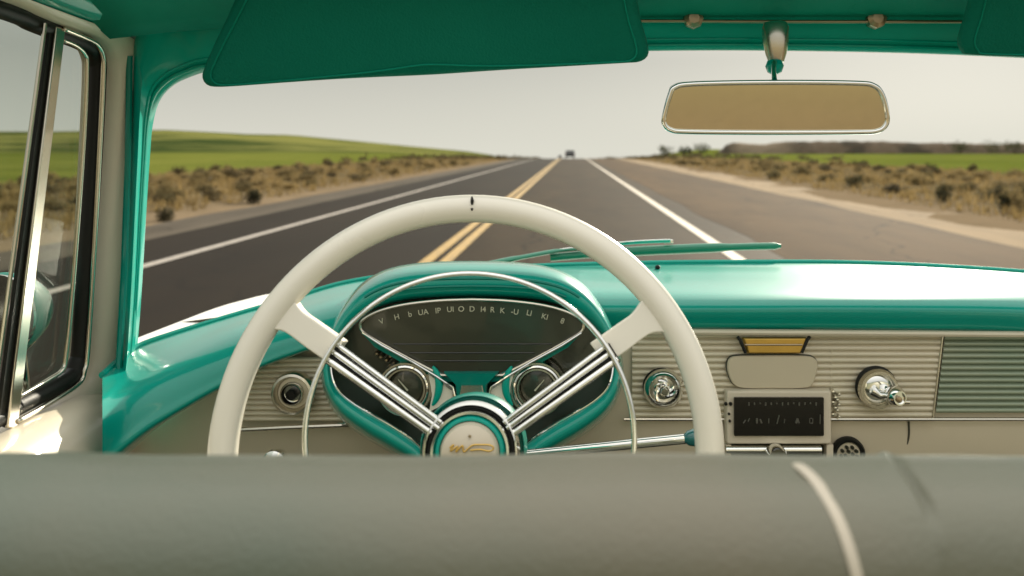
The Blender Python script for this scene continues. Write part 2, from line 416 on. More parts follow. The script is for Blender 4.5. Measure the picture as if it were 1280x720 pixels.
# thin bright piping where the bezel meets the face, lower sides only
low = [p for p in mixl(.93) if p[1] > 420]
MB().tube([P(x,y,depth_front(y)+.012) for x,y in resample([Vector((x,y,0)) for x,y in low],90) for x,y in [(x,y)] ] if False else [P(v.x,v.y,depth_front(v.y)+.012) for v in resample([Vector((x,y,0)) for x,y in low],90)], .0013, 6).build('cluster_piping', 'chrome', clus)
# brow lines on the hood
for t in (.42,.66):
    up = [p for p in mixl(t) if p[1] < 372]
    up.sort(key=lambda p: p[0])
    MB().tube([P(x,y,depth_front(y)-.0005) for x,y in up], .0016, 6).build('hood_bead', 'green2', clus)
# speedometer lens outline
sp_half = [(590,374.5),(548,376),(505,381),(474,389),(455,399),(450.5,407),(455,416),(478,430),(515,450),(552,469)]
sp_l = cat2(sp_half, 5)
sp = sp_l + [(590+(590-x), y) for x,y in sp_l[::-1]][:-1]
YS = 1.052
speed = MB().prism([P(x,y,YS+.006) for x,y in sp], (0,-.006,0)).build('speedometer', 'dial', CAR)
MB().tube([P(x,y,YS-.003) for x,y in sp+[]], .0022, 8, True).build('speedometer_trim', 'satin', speed)
mbk = MB()
for y, l, r in ((430,492,690),(441,512,668),(451,530,650)):
    mbk.tube([P(l,y,YS-.0008), P(r,y,YS-.0008)], .0006, 6)
mbk.build('dial_lines', 'radioblk', speed)
glyphs = [('V',477,402,-22),('H',496,396.5,-14),('b',512.5,393,-10),('UA',529,390.5,-7),('IP',547.5,388.5,-4),('UI',563,387,-3),('O',576.5,386.5,-1),('D',590,386.5,0),('I4',604,387,2),('R',615.5,387.5,3),
          ('K',628,388.5,5),('-U',643.5,390,8),('LI',661.5,391.5,12),('KI',681,396,15),('8',703,401.5,20)]
ms = []
for t, x, y, a in glyphs:
    ms.append(text_mesh(t, 9.6*YS/F, P(x,y,YS-.0012), Matrix.Rotation(R(90),4,'X') @ Matrix.Rotation(R(a*-1)*-1*-1,4,'Z'), .0004, 'n', None, None))
join_meshes(ms, 'speedometer_numerals', 'mark', speed)
# green inner slope of the lens, the bridge to the column, cream wedges
for s in (-1, 1):
    def X(x): return 590+s*(590-x) if s == 1 else x
    fx = (lambda x: x) if s == -1 else (lambda x: 1180-x)
    MB().prism([P(fx(x),y,1.056) for x,y in ((452,414),(478,427),(520,450),(560,468),(566,476),(550,474),(512,457),(470,433))], (0,-.005,0)).build('lens_slope', 'green2', clus)
    MB().tube([P(fx(x),y,1.044) for x,y in ((453,416),(478,432),(515,452),(545,470),(566,484),(569,497))], .0016, 8).build('cluster_trim', 'chrome', clus)
    MB().prism([P(fx(x),y,1.060) for x,y in ((537,464),(552,474),(568,485),(569,498),(556,503),(538,512),(541,490))], (0,-.012,0), .001).build('cluster_wedge', 'cream', clus)
    # gauge
    gx = 509 if s == -1 else 672; gy = 482; k = 1.045/F
    c = P(gx, gy, 1.066)
    g = MB().lathe([(k*36,0),(k*36,.012),(k*33.5,.018),(k*31,.018),(k*28.5,.012),(k*27,.012),(k*25.5,.016),(k*23.5,.016),(k*22,.010),(k*21.5,.004)], c, FACE, 48).build('gauge', 'satin', CAR)
    MB().lathe([(k*30.5,.0005),(k*30,.0175),(k*28,.0185),(k*26.5,.016),(k*26,.001)], c, FACE, 48).build('gauge_ring', 'chrome', g)
    MB().lathe([(k*22,.003),(k*21,.007),(k*12,.0095),(0,.0102)], c, FACE, 40).build('gauge_lens', 'panelblk', g)
    MB().tube([c+Vector((-k*3*s,-.012,-k*3)), c+Vector((k*9*s,-.012,k*11))], [.0012,.0004], 6).build('gauge_needle', 'mark', g)
    arc = [(gx+s*-1*40*math.cos(R(a)), gy-40*math.sin(R(a))) for a in range(-38, 42, 5)]
    MB().tube([P(x,y,1.048) for x,y in arc], [.0006+.0042*math.sin(math.pi*min(1,(q+.3)/(len(arc)-.4)))**.6 for q in range(len(arc))], 10).build('gauge_trim', 'pillar', g)
MB().prism([P(x,y,1.055) for x,y in ((556,463),(624,463),(610,478),(608,500),(572,500),(570,478))], (0,-.012,0), .002).build('column_bridge', 'green2', clus)
MB().prism([P(x,y,1.0425) for x,y in ((577,481),(603,481),(606,497),(574,497))], (0,-.003,0), .001).build('bridge_badge', 'satin', clus)
mbk = MB()
for x,y in ((477,445),(484,449),(489,444),(472,441)):
    mbk.lathe([(.003,0),(.003,.004),(.0015,.006),(0,.006)], P(x,y,1.07), FACE, 10)
mbk.build('indicator_lamp', 'bronze', clus)

# ---- steering wheel
TILT = R(11.5)
WC = P(583, 563, .75)
WN = Vector((0,-math.cos(TILT), math.sin(TILT)))      # towards the driver
WU = Vector((0, math.sin(TILT), math.cos(TILT)))
WX = Vector((1,0,0))
CAMP = Vector((0,0,EYE))
def W(px, py, d=0):      # measured photo position on the wheel plane offset d towards the driver
    r = P(px,py,1)-CAMP
    o = WC+WN*d
    t = (o-CAMP).dot(WN)/r.dot(WN)
    return CAMP+r*t
RW = .2075
rim_pts = [WC+WX*(RW*math.cos(2*math.pi*i/128))+WU*(RW*math.sin(2*math.pi*i/128)) for i in range(128)]
wheel = MB().tube(rim_pts, .0125, 20, True, flat=(1,1.0,tuple(WN))).build('steering_wheel', 'cream', CAR, smooth=180)
HC = (590, 562)
HO = W(*HC, .0)
# cream spokes, broadening into the rim
def smooth_poly(pts, d0, d1, m, name, parent, bev=.004):
    mb = MB(); mb.prism([W(x,y,d0) for x,y in pts], WN*(d1-d0)); return mb.build(name, m, parent, bevel=bev)
spL = [(336,408),(352,383),(376,374),(398,397),(419,416),(440,436),(432,456),(408,446),(372,421)]
spL = cat2([(330,421),(341,398),(356,378),(372,372)],4) + cat2([(372,372),(384,389),(402,402),(436,426)],4)[1:] + cat2([(416,452),(390,434),(364,415),(348,412)],4)
smooth_poly(spL, -.012, .006, 'cream', 'spoke', wheel, .0055)
smooth_poly([(1176-x if True else x, y) for x,y in [(x+3,y+3) for x,y in spL]][::-1], -.012, .006, 'cream', 'spoke', wheel, .0055)
# chrome spoke dressing: dark backing and three polished bars
for s in (-1, 1):
    fx = (lambda x: x) if s == -1 else (lambda x: 1181-x)
    o = smooth_poly([(fx(x),y) for x,y in ((420,428),(553,527),(535,543),(405,452))], .004, .008, 'rubber', 'spoke_trim', wheel, .001)
    for (x0,y0,x1,y1,r0,r1) in ((421,430.5,551,528,.0021,.0024),(416,439.5,547,535,.0024,.0026),(409,449,538,541,.0029,.0031)):
        pts = [W(lerp(fx(x0),fx(x1),t/8), lerp(y0,y1,t/8), .011+.004*math.sin(math.pi*t/8)) for t in range(9)]
        MB().tube(pts, [lerp(r0,r1,t/8) for t in range(9)], 12).build('chrome_bar', 'chrome', wheel)
    for (x0,y0,x1,y1) in ((418.5,435,549,531.5),(412.5,444.5,542.5,538)):
        MB().tube([W(fx(x0),y0,.0105), W(fx(x1),y1,.0105)], .0014, 8).build('bar_groove', 'rubber', wheel)
# horn ring
HR = [W(587+206*math.cos(2*math.pi*i/120), 549-207*math.sin(2*math.pi*i/120), .016) for i in range(120)]
MB().tube(HR, .0024, 12, True).build('horn_ring', 'chrome', wheel, smooth=180)
# hub: nested chrome rings, green ring, ivory cap
kk = .75/F
def hub(prof, m, name, parent=wheel, seg=56):
    return MB().lathe([(r*kk, h) for r, h in prof], HO, WN, seg).build(name, m, parent, smooth=35)
hub([(62,-.05),(67,-.03),(68,-.012),(65,-.004),(62,-.01)], 'green2', 'hub_collar')
hb = hub([(60,-.02),(61,.004),(59.5,.012),(57.5,.015),(55.5,.014),(53.5,.009)], 'chrome', 'hub')
hub([(54,.007),(53.5,.011),(51,.011),(50,.008)], 'rubber', 'hub_groove')
hub([(50.5,.008),(50,.014),(48,.018),(45,.018),(43,.014)], 'chrome', 'hub_ring')
hub([(43.5,.012),(42.5,.017),(40,.019),(37.5,.019),(36,.015)], 'green', 'hub_green_ring')
cap = hub([(36.5,.012),(36,.019),(33,.0245),(22,.0285),(8,.0300),(0,.0302)], 'cap', 'horn_button')
MB().lathe([(.0012,.029),(.0012,.0305),(0,.0306)], W(592,540,0), WN, 12).build('button_dot', 'bronze', wheel)
em = [W(x,y,.0315) for x,y in cat2([(562,560),(567,556),(563,564),(572,558),(570,565),(578,557),(580,565),(590,557),(600,556),(612,556.5),(617,560),(612,564),(600,562),(588,563)],5)]
MB().tube(em, .0008, 6).build('horn_emblem', 'gold', wheel)
# index mark at the rim top
o = MB(); top = rim_pts[32]
o.tube([W(590,246,.011), W(590.3,251,.0131), W(590,256,.0128)], [.0008,.0016,.0008], 8)
o.tube([W(590,260,.0124), W(590,263,.0115)], [.0012,.0010], 8)
o.build('rim_mark', 'rubber', wheel)
# column
colm = MB().tube([HO-WN*.03, P(590,588,.90), P(588,625,1.06)], [.040,.037,.037], 32).build('steering_column', 'green2', CAR, smooth=60)
st_ = MB().tube(catmull([P(640,570,.92), P(720,562,.90), P(790,555,.885), P(857,548.5,.875)],5), [.0050]*16, 12).build('turn_signal_lever', 'chrome', CAR)
MB().lathe([(.004,-.011),(.0072,-.007),(.0088,.0),(.0084,.007),(.005,.011),(0,.012)], P(869,547,.873), (1,0,.1), 20).build('lever_knob', 'tealknob', st_)

# ---- windscreen
def wbase(t):   # t 0..1 left to right along the foot
    return catmull([P(s[0], s[1][0]+9, s[1][1]+.008) for s in stations[1:-1]], 8)
base = resample(wbase(0), 41)
topc = resample(catmull([P(178,150,1.10), P(200,105,1.085), P(262,76,1.075), P(400,66,1.07), P(640,58,1.07), P(965,56,1.07), P(1240,60,1.07), P(1450,72,1.075), P(1640,110,1.09)],8), 41)
rows = []
for j in range(13):
    t = j/12
    rows.append([a.lerp(b_, t)+Vector((0,.02*math.sin(math.pi*t),0)) for a, b_ in zip(base, topc)])
MB().loft(rows).build('windshield', 'glass', CAR, smooth=180)

# ---- windscreen frame: pillar, rounded corner, header (inner edge -> crest -> outer edge)
frame = [  # inner (px,py,Y), crest, outer
    ((141,600,1.06),(133,600,1.03),(118,600,1.05)),
    ((158,520,1.11),(150,520,1.065),(138,520,1.085)),
    ((166,450,1.16),(158,455,1.08),(147,480,1.10)),
    ((172,380,1.16),(163,380,1.10),(152,380,1.11)),
    ((178,280,1.145),(168,280,1.10),(157,280,1.11)),
    ((183,200,1.13),(172,200,1.095),(161,200,1.105)),
    ((187,155,1.115),(175,140,1.085),(164,120,1.10)),
    ((196,125,1.105),(180,95,1.08),(166,62,1.09)),
    ((213,106,1.10),(200,70,1.075),(178,32,1.07)),
    ((238,94,1.095),(228,55,1.07),(215,16,1.05)),
    ((262,88,1.09),(258,48,1.06),(252,10,1.04)),
    ((330,80,1.085),(330,40,1.05),(330,0,1.02)),
    ((500,71,1.08),(500,30,1.05),(500,-10,1.0)),
    ((805,63,1.075),(805,26,1.05),(805,-15,.99)),
    ((1000,63,1.075),(1000,26,1.05),(1000,-15,.99)),
    ((1200,68,1.075),(1200,28,1.05),(1200,-12,.99)),
    ((1400,80,1.08),(1400,40,1.05),(1400,0,1.0)),
    ((1560,105,1.085),(1600,60,1.06),(1620,10,1.03)),
    ((1600,160,1.11),(1640,150,1.09),(1670,130,1.10)),
    ((1630,300,1.14),(1660,300,1.10),(1690,300,1.11)),
    ((1660,470,1.16),(1690,480,1.08),(1710,490,1.10)),
]
ins = catmull([P(*a) for a,_,_ in frame],5); crs = catmull([P(*b_) for _,b_,_ in frame],5); outs = catmull([P(*c_) for _,_,c_ in frame],5)
rows = [[p+Vector((0,.009,0)) for p in ins], [p+Vector((0,.003,0)) for p in ins], [p.lerp(q,.12) for p,q in zip(ins,crs)], [p.lerp(q,.55)+Vector((0,-.004,0)) for p,q in zip(ins,crs)], crs,
        [p.lerp(q,.5)+Vector((0,-.003,0)) for p,q in zip(crs,outs)], outs, [p+Vector((0,.04,0)) for p in outs]]
wf = MB().loft(rows).build('windshield_frame', 'pillar', CAR, smooth=60)
for t, r in ((.16,.0026),(.36,.0018)):
    ln = [p.lerp(q,t)+Vector((0,-.003,0)) for p,q in zip(ins,crs)]
    MB().tube(ln, r, 8).build('frame_bead', 'pillar', wf)
# dark gap between pillar and door
MB().tube([P(162,70,1.085),P(160,200,1.09),P(155,340,1.09),P(148,470,1.085),P(144,500,1.07)], .004, 8).build('pillar_seal', 'green2', wf)

# ---- roof lining (front part of the roof) and its side rail
def roofp(px, py, Y): return P(px,py,Y)
rows = []
for Y, zz in ((1.06,.178),(1.03,.188),(1.0,.197),(.96,.206),(.92,.214),(.86,.222)):
    row = []
    for i in range(25):
        X = lerp(-.545, 1.05, i/24); e = abs((X-.25)/.80)
        row.append(Vector((X, Y - .02*e**4*(1 if Y > .9 else 0), EYE+zz-.022*e**6)))
    rows.append(row)
roof = MB().loft(rows).build('roof', 'liner', CAR, smooth=180, solid=.03)

# ---- left door (window plane leaning in at the top)
def D(px, py, off=0.0):
    a = (px-CX)/F; b_ = (CY-py)/F
    Y = (-.575+off)/(a-.1*b_)
    return P(px, py, Y)
open_edge = [(-420,-118),(-200,-62),(0,4),(40,21),(75,35),(105,45),(122,55),(131,70),(133,95),(128,200),(122,310),(114,430),(110,462),(104,480),(90,496),(40,523),(0,546),(-200,660),(-420,800)]
outer_edge = [(-420,-165),(-200,-85),(0,-10),(50,8),(100,26),(140,40),(158,48),(166,57),(168,76),(163,180),(160,300),(156,400),(155,440),(154,470),(152,500),(120,540),(60,580),(-200,760),(-420,900)]
oe = catmull([D(x,y,0) for x,y in open_edge],5); ou = catmull([D(x,y,.012) for x,y in outer_edge],5)
NV = len(oe)
rows = [[p+Vector((-.03,0,0)) for p in oe], oe, [p.lerp(q,.12)+Vector((.012,0,0)) for p,q in zip(oe,ou)], [p.lerp(q,.5)+Vector((.016,0,0)) for p,q in zip(oe,ou)], [p.lerp(q,.9)+Vector((.012,0,0)) for p,q in zip(oe,ou)], ou, [p+Vector((-.03,0,0)) for p in ou]]
door = MB().loft(rows).build('door', 'trimbeige', CAR, smooth=60)
# door sill and inner panel
top_ = [(-420,800),(-200,660),(0,548),(50,521),(92,503),(125,494),(153,492)]
rows = []
for dy, off in ((-6,.006),(0,.02),(16,.045),(40,.066),(85,.078),(180,.08),(330,.075)):
    rows.append(catmull([D(x, y+dy, off) for x,y in top_],6))
MB().loft(rows).build('door_panel', 'trimbeige', door, smooth=70)
# rubber and bright lines round the vent window
seal1 = [(-300,-85),(0,9),(40,26),(72,39),(100,50),(116,60),(122,75),(122,100),(117,200),(110,310),(102,430),(98,452),(90,470),(60,488),(20,508),(0,520),(-300,690)]
MB().tube(catmull([D(x-1,y+1,-.002) for x,y in seal1],6), .0105, 12).build('window_seal', 'rubber', door, smooth=180)
seal2 = [(80,36),(104,46),(121,55),(128.5,70),(129,95),(124,200),(118,310),(110,435),(106,462),(98,480),(60,505),(22,527)]
MB().tube(catmull([D(x,y,.010) for x,y in seal2],6), .0030, 8).build('window_molding', 'satin', door, smooth=180)
vent = [(79,50),(95,57),(106,68),(108.5,85),(105,170),(98,270),(90,370),(83,440),(78,462),(60,475),(22,497)]
vv = catmull([D(x,y,.004) for x,y in vent],6)
vf = MB().tube(vv, .0026, 8).build('vent_window', 'satin', door, smooth=180)
vl = [D(x,y,.002) for x,y in vent]
MB().prism([D(x,y,.000) for x,y in [(66,36)]+[(x+4,y+ (4 if y>300 else -2)) for x,y in vent]+[(5,520)]], (-.003,0,0)).build('vent_glass', 'sideglass', door)
# division bar: bright strip, black channel, bright edge
def strip(tl, tr, bl, br, off, th, m, name):
    a = [D(*tl,off), D(*tr,off), D(*br,off), D(*bl,off)]
    return MB().prism(a, (th,0,0)).build(name, m, door, bevel=.0015)
strip((67,33),(78,36),(5,535),(18,537),.006,.004,'satin','division_bar')
strip((58,29),(67,33),(-8,530),(5,535),.002,.004,'rubber','window_channel')
MB().tube([D(56.5,29,.010), D(-10,515,.010)], .0022, 8).build('window_molding', 'satin', door)
MB().prism([D(-420,-110,-.004),D(-200,-60,-.004),D(0,6,-.004),D(58,30,-.004),D(-12,535,-.004),D(-200,655,-.004),D(-420,790,-.004)], (-.003,0,0)).build('window_glass', 'sideglass', door)
# roof side rail: teal strip above the door frame
ra = [(-420,-172),(-200,-90),(0,-14),(60,8),(110,26),(150,40),(180,54),(204,70)]
rows = [catmull([D(x,y+6,.006) for x,y in ra],5), catmull([D(x+3,y,.022) for x,y in ra],5), catmull([D(x+10,y-3,.032) for x,y in ra],5), catmull([D(x+19,y-8,.04) for x,y in ra],5), catmull([D(x+24,y-18,.045) for x,y in ra],5), catmull([D(x+24,y-40,.045) for x,y in ra],5)]
MB().loft(rows).build('roof_rail', 'pillar', CAR, smooth=70)

# ---- sun visors
def visor(pts, Yb, Yt, ytop, ybot, th=.016):
    mb = MB(); loop = []
    for x, y in pts:
        t = (ybot-y)/(ybot-ytop)
        loop.append(P(x, y, lerp(Yb, Yt, t)))
    loop = resample(loop, 260, True)
    cc = sum(loop, Vector())/len(loop)
    def ins_(d): return [p+(cc-p).normalized()*d for p in loop]
    e = Vector((0,-1,-.25)).normalized()*th
    mb.loft([ins_(.003), loop, [p+e*.35 for p in ins_(-.002)], [p+e*.7 for p in ins_(0)], [p+e*.95 for p in ins_(.005)], [p+e for p in ins_(.02)]], closed_u=True, cap=True)
    vz = mb.build('sun_visor', 'visor', CAR, smooth=50)
    MB().tube([p+e*1.02 for p in ins_(.012)], .0011, 6, True).build('visor_seam', 'liner', vz, smooth=180)
    return vz
vp = cat2([(312,-30),(292,15),(273,54),(261,82),(258,92),(260,100),(267,105.5),(281,106.5)],5)+cat2([(300,105.5),(420,97),(600,87),(796,76)],5)[0:]+cat2([(802,74),(808,66),(806,50),(798,22),(788,-30)],4)
tag(visor(vp, .99, .93, -30, 106), 'wide dark teal driver sun visor folded up')
vp2 = cat2([(1216,-30),(1206,15),(1197,45),(1197,58)],4)+cat2([(1202,64),(1212,67),(1300,70),(1500,76),(1690,84)],5)+cat2([(1698,78),(1700,66),(1690,20),(1670,-30)],4)
tag(visor(vp2, .99, .93, -30, 84), 'dark teal passenger sun visor at the right edge')
rod = MB().tube(catmull([P(795,26,1.035),P(1000,27,1.035),P(1205,27,1.035)],6), .0021, 10).build('visor_rod', 'bronze', CAR)
MB().tube(catmull([P(200,33,1.04),P(225,28,1.035),P(275,28,1.035)],6), .0021, 10).build('visor_rod', 'bronze', CAR)
for x in (865, 1091):
    MB().lathe([(.007,0),(.0115,.003),(.0125,.010),(.0115,.016),(.0065,.019),(0,.0195)], P(x,25,1.047), FACE, 8).build('visor_clip', 'bronze', rod, smooth=25)

# ---- rear-view mirror
mouts = [(842,108),(866,103.5),(968,101.5),(1068,102.5),(1092,106),(1103,118),(1110,142),(1109,157),(1098,165),(1070,166.5),(968,167),(862,166),(838,163.5),(829,155),(830,140),(836,118)]
mloop = cat2(mouts, 5, True)
MTILT = R(7)
YM = .93
mc = P(968,136,YM)
def MP(x, y, d):    # on the mirror plane (leaning down), d towards the driver
    n = Vector((0,-math.cos(MTILT),-math.sin(MTILT))); u = Vector((0,-math.sin(MTILT),math.cos(MTILT)))
    k = YM/F
    return mc+Vector(((x-968)*k,0,0))+u*((136-y)*k)+n*d
def mscale(sx, sy): return [(968+(x-968)*sx, 136+(y-136)*sy) for x,y in mloop]
mir = MB().loft([[MP(x,y-2,-.028) for x,y in mscale(.80,.55)],[MP(x,y-2,-.020) for x,y in mscale(.95,.9)],[MP(x,y-1.5,-.010) for x,y in mscale(1.0,1.0)],[MP(x,y-1,.0) for x,y in mscale(1.003,1.01)]], closed_u=True, cap=True).build('rearview_mirror', 'green2', CAR, smooth=60)
MB().tube([MP(x,y,.001) for x,y in mscale(.990,.955)], .0028, 10, True).build('mirror_rim', 'chrome', mir, smooth=180)
MB().prism([MP(x,y,-.001) for x,y in mscale(.982,.925)], Vector((0,-math.cos(MTILT),-math.sin(MTILT)))*.002).build('mirror_glass', 'mirror', mir)
MB().tube([P(968,100,.955),P(967,88,.975),P(968,78,.99)], [.0032,.0026,.0034], 10).build('mirror_stem', 'chrome', mir)
MB().lathe([(.013,0),(.0155,-.006),(.0150,-.02),(.0120,-.036),(.0085,-.046),(.004,-.0485),(0,-.049)], P(969,29,1.015), (0,.12,1), 28).build('mirror_bracket', 'satin', mir)
MB().lathe([(.008,0),(.0105,-.006),(.008,-.013),(.003,-.016)], P(968,76,1.0), (0,.12,1), 20).build('bracket_socket', 'green', mir)

# ---- bench seat
xs = sorted(set([round(-.75+.02*i,4) for i in range(110)]+[round(.128+.0012*i,4) for i in range(25)]))
SEAT_PROF = [(.30,-.80),(.33,-.55),(.352,-.36),(.358,-.27),(.352,-.222),(.343,-.190),(.3385,-.170),(.3400,-.155),(.347,-.1435),(.358,-.1360),(.373,-.1325),(.392,-.131),(.412,-.139),(.430,-.158),(.445,-.20),(.46,-.30),(.48,-.5),(.50,-.66),(.62,-.70),(.80,-.69),(.86,-.72),(.87,-.80)]
def seat_prof(X):
    lump = .0006*math.sin(X*19+.6)+.0004*math.sin(X*43+1)+.0012*math.exp(-((X+.225)/.02)**2)-.0058
    prof = SEAT_PROF
    out = []
    for Y, Z in prof:
        t = sstep(-.35, -.14, Z)
        g = math.exp(-((X-.1435-.05*max(0,(-.133-Z)))/.0019)**2) * sstep(-.1425, -.1345, Z) * (1 if Y < .40 else 0)
        sag = .004*math.exp(-((X-.115)/.03)**2)*t
        dx = X-.1435
        fold = .0022*sstep(-.16,-.135,Z)*math.exp(-max(0,dx)/.06)*(1 if dx > 0 else 0)*(1 if Y < .40 else 0)
        out.append(Vector((X, Y+.011*g-fold, EYE+Z+lump*t-.0012*g-sag*.15)))
    return catmull(out, 3)
seat = MB().loft([seat_prof(x) for x in xs]).build('bench_seat', 'seat', CAR, smooth=180)
pp = [P(982,572,.392),P(992,576,.366),P(1008,588,.350),P(1030,615,.341),P(1050,650,.336),P(1064,690,.331),P(1076,735,.326),P(1090,820,.315)]
def on_seat(px, py):
    # follow the seat back surface: march along the sight line until it meets the profile
    for i in range(1200):
        Y = .28+.0001*i; X = (px-CX)*Y/F; Z = (CY-py)*Y/F+.0058
        for (y0,z0),(y1,z1) in zip(SEAT_PROF[3:11], SEAT_PROF[4:12]):
            if z0 <= Z <= z1 and Y >= lerp(y0,y1,(Z-z0)/(z1-z0)): return P(px,py,Y)
    return P(px,py,.38)
line = [on_seat(x,y) for x,y in ((999,582),(1022,604),(1048,646),(1068,702),(1080,760),(1090,830))]
line = [Vector((.0998,.424,EYE-.1555)), Vector((.1005,.412,EYE-.1445))]+line
MB().tube(resample(catmull(line,10),60), .0023, 12, flat=(1.35,.36,(0,-1,0))).build('seat_piping', 'seat_pipe', seat, smooth=180)
MB().box((-.75,-1.3,.12),(1.2,1.3,.18)).build('floor', 'dark', CAR)
rb = MB(); rb.loft([[Vector((x,y,z)) for x in (-.70,-.2,.3,.8,1.15)] for y,z in ((-.05,.18),(-.03,.50),(-.06,.56),(-.35,.57),(-.62,.54))])
rb.build('rear_seat', 'visor', CAR, smooth=60)
MB().loft([[Vector((x,1.40,z)) for x in (-.6,.2,1.1)] for z in (.15,1.0)]).build('firewall', 'dark', CAR, solid=.01)

# ---- outside of the car: hood with fender, wiper, door mirror
eT = [(1.15,-.272),(1.27,-.276),(1.6,-.284),(1.8,-.299),(2.1,-.335),(2.35,-.378),(2.55,-.44)]
cT = [(1.15,-.235),(1.42,-.235),(1.8,-.275),(2.35,-.345),(2.55,-.42)]
rows = []
for i in range(24):
    Y = lerp(1.17 if False else 1.42, 2.55, i/23)
    ze, zc = interp(Y, eT), interp(Y, cT); row = []
    row.append(Vector((-.68, Y, EYE+ze-.35))); row.append(Vector((-.685, Y, EYE+ze-.12))); row.append(Vector((-.675, Y, EYE+ze-.035))); row.append(Vector((-.655, Y, EYE+ze-.008)))
    for k in range(15):
        X = lerp(-.63, 1.13, k/14); e_ = abs((X-.25)/.88)
        row.append(Vector((X, Y, EYE+lerp(zc, ze, e_**3))))
    row += [Vector((1.18,Y,EYE+ze-.04)), Vector((1.185,Y,EYE+ze-.35))]
    rows.append(row)
hood = MB().loft(rows).build('hood', 'white', CAR, smooth=60)
rows = []
for i in range(8):
    Y = lerp(1.19, 1.42, i/7); ze = interp(Y, eT)
    xi = lerp(-.60, -.45, i/7)
    rows.append([Vector((-.68,Y,EYE+ze-.35)),Vector((-.685,Y,EYE+ze-.12)),Vector((-.675,Y,EYE+ze-.035)),Vector((-.655,Y,EYE+ze-.008)),Vector((-.63,Y,EYE+ze)),Vector((xi,Y,EYE+ze-.004)),Vector((xi+.02,Y,EYE+ze-.08))])
MB().loft(rows).build('fender', 'white', CAR, smooth=60)
wp = MB().tube(catmull([P(606,331,1.405),P(650,322,1.41),P(700,313,1.42),P(724,311,1.42)],5), [.0075]*5+[.006]*5+[.0045]*6, 10, flat=(1,.6,(0,0,1))).build('wiper', 'wiper', CAR)
MB().tube(catmull([P(688,322,1.425),P(760,316,1.425),P(850,311.5,1.425),P(930,308.5,1.425),P(976,307.5,1.425)],4), [.0065]*5+[.008]*6+[.006]*5+[.003], 10).build('wiper_blade', 'wiper', wp)
MB().tube(catmull([P(700,313,1.42),P(760,306,1.42),P(800,302.5,1.42),P(838,301,1.42)],4), .0030, 8).build('wiper_arm', 'chrome', wp)
MB().box(P(830,304.5,1.422), P(841,299,1.43)).build('wiper_clip', 'chrome', wp, bevel=.001)
for x,y in ((1146,340),(822,336)):
    MB().lathe([(.004,0),(.004,.004),(.002,.006),(0,.006)], P(x,y,1.335), (0,-.5,1), 12).build('washer_nozzle', 'rubber', pad)
sm = P(4,392,1.02)
mirror2 = MB().lathe([(.046,0),(.0475,.004),(.046,.012),(.041,.026),(.032,.040),(.018,.051),(.006,.056),(0,.057)], sm, (.2,1,.05), 32).build('door_mirror', 'pillar', CAR)
MB().lathe([(.046,-.002),(.046,.002),(.043,.003),(.043,-.001)], sm-Vector((.0006,.003,0)), (.2,1,.05), 32).build('mirror_rim', 'chrome', mirror2)
MB().lathe([(.0425,0),(.0425,.001),(0,.001)], sm-Vector((.0008,.004,0)), (.2,1,.05), 32).build('mirror_glass', 'radioblk', mirror2)
MB().tube([sm+Vector((.012,.03,-.035)), P(24,440,1.04), P(29,500,1.05), P(31,560,1.06)], [.008,.007,.009,.013], 12).build('mirror_stalk', 'chrome', mirror2)

# ------------------------------------------------------------------ land
HILL = [(-3.2,20),(-1.6,20),(-.70,21.5),(-.60,21),(-.50,23),(-.46,23.5),(-.42,21.5),(-.37,18.5),(-.32,17),(-.27,11.5),(-.22,6.5),(-.17,2),(-.12,-3),(-.09,-8),(-.075,-12.5)]
def land(X, Y):
    r = math.hypot(X, Y)
    if Y < 2: return -0.0
    u = X/Y
    def dip(d):
        z = 0
        if d > 100: z -= .0115*(d-100)**2/(2*46) if d < 146 else .0115*(d-123)
        return z
    wgt = (1-sstep(.05,.16,u)) * sstep(-.20,-.075,u)
    z = dip(Y)*wgt
    th = math.atan2(X, Y)
    if u < -.07:
        e = interp(math.tan(max(-1.3, th)), HILL)
        tgt = EYE + e/F*r*math.cos(min(abs(th), .6)) if abs(th) < .6 else EYE+e/F*r*.83
        k = sstep(110, 620, r)
        nz = noise.noise(Vector((X*.006, Y*.006, 3)))*.9
        zz = z*(1-k)+tgt*k*(1 if e > 0 else 1)
        z = zz + nz*k*(1-sstep(.0,.03,u+.1))*2
    return z
def mk_ground():
    bm = bmesh.new()
    rad = [2.0]
    while rad[-1] < 6000: rad.append(rad[-1]*1.075 if rad[-1] < 60 or rad[-1] > 700 else rad[-1]*1.05)
    ang = []
    a = -180
    while a < 180:
        ang.append(a); a += .75 if -62 < a < 45 else 3
    ctr = bm.verts.new((0,0,-.10))
    prev = None
    for r in rad:
        ring = []
        for a in ang:
            X, Y = r*math.sin(R(a)), r*math.cos(R(a))
            z = land(X, Y) - .0005*r*(1 if r < 400 else .5)
            off = (1-sstep(6.2, 8.2, abs(X+.5))) 
            z -= .09*off
            if r > 9: z += .05*noise.noise(Vector((X*.35,Y*.35,0)))*(1-off)
            # low sandy bank beside the verge
            z += .10*sstep(8,11,abs(X))*(1-off)*min(1, r/20)*(1 if Y<90 else max(0,1-(Y-90)/60))
            ring.append(bm.verts.new((X, Y, z)))
        n = len(ring)
        if prev:
            for i in range(n): bm.faces.new((prev[i], prev[(i+1)%n], ring[(i+1)%n], ring[i]))
        else:
            for i in range(n): bm.faces.new((ctr, ring[(i+1)%n], ring[i]))
        prev = ring
    bmesh.ops.recalc_face_normals(bm, faces=bm.faces[:])
    me = bpy.data.meshes.new('ground'); bm.to_mesh(me); bm.free(); me.shade_smooth()
    o = bpy.data.objects.new('ground', me); COL.objects.link(o)
    return o
ground = mk_ground(); tag(ground, kind='structure')

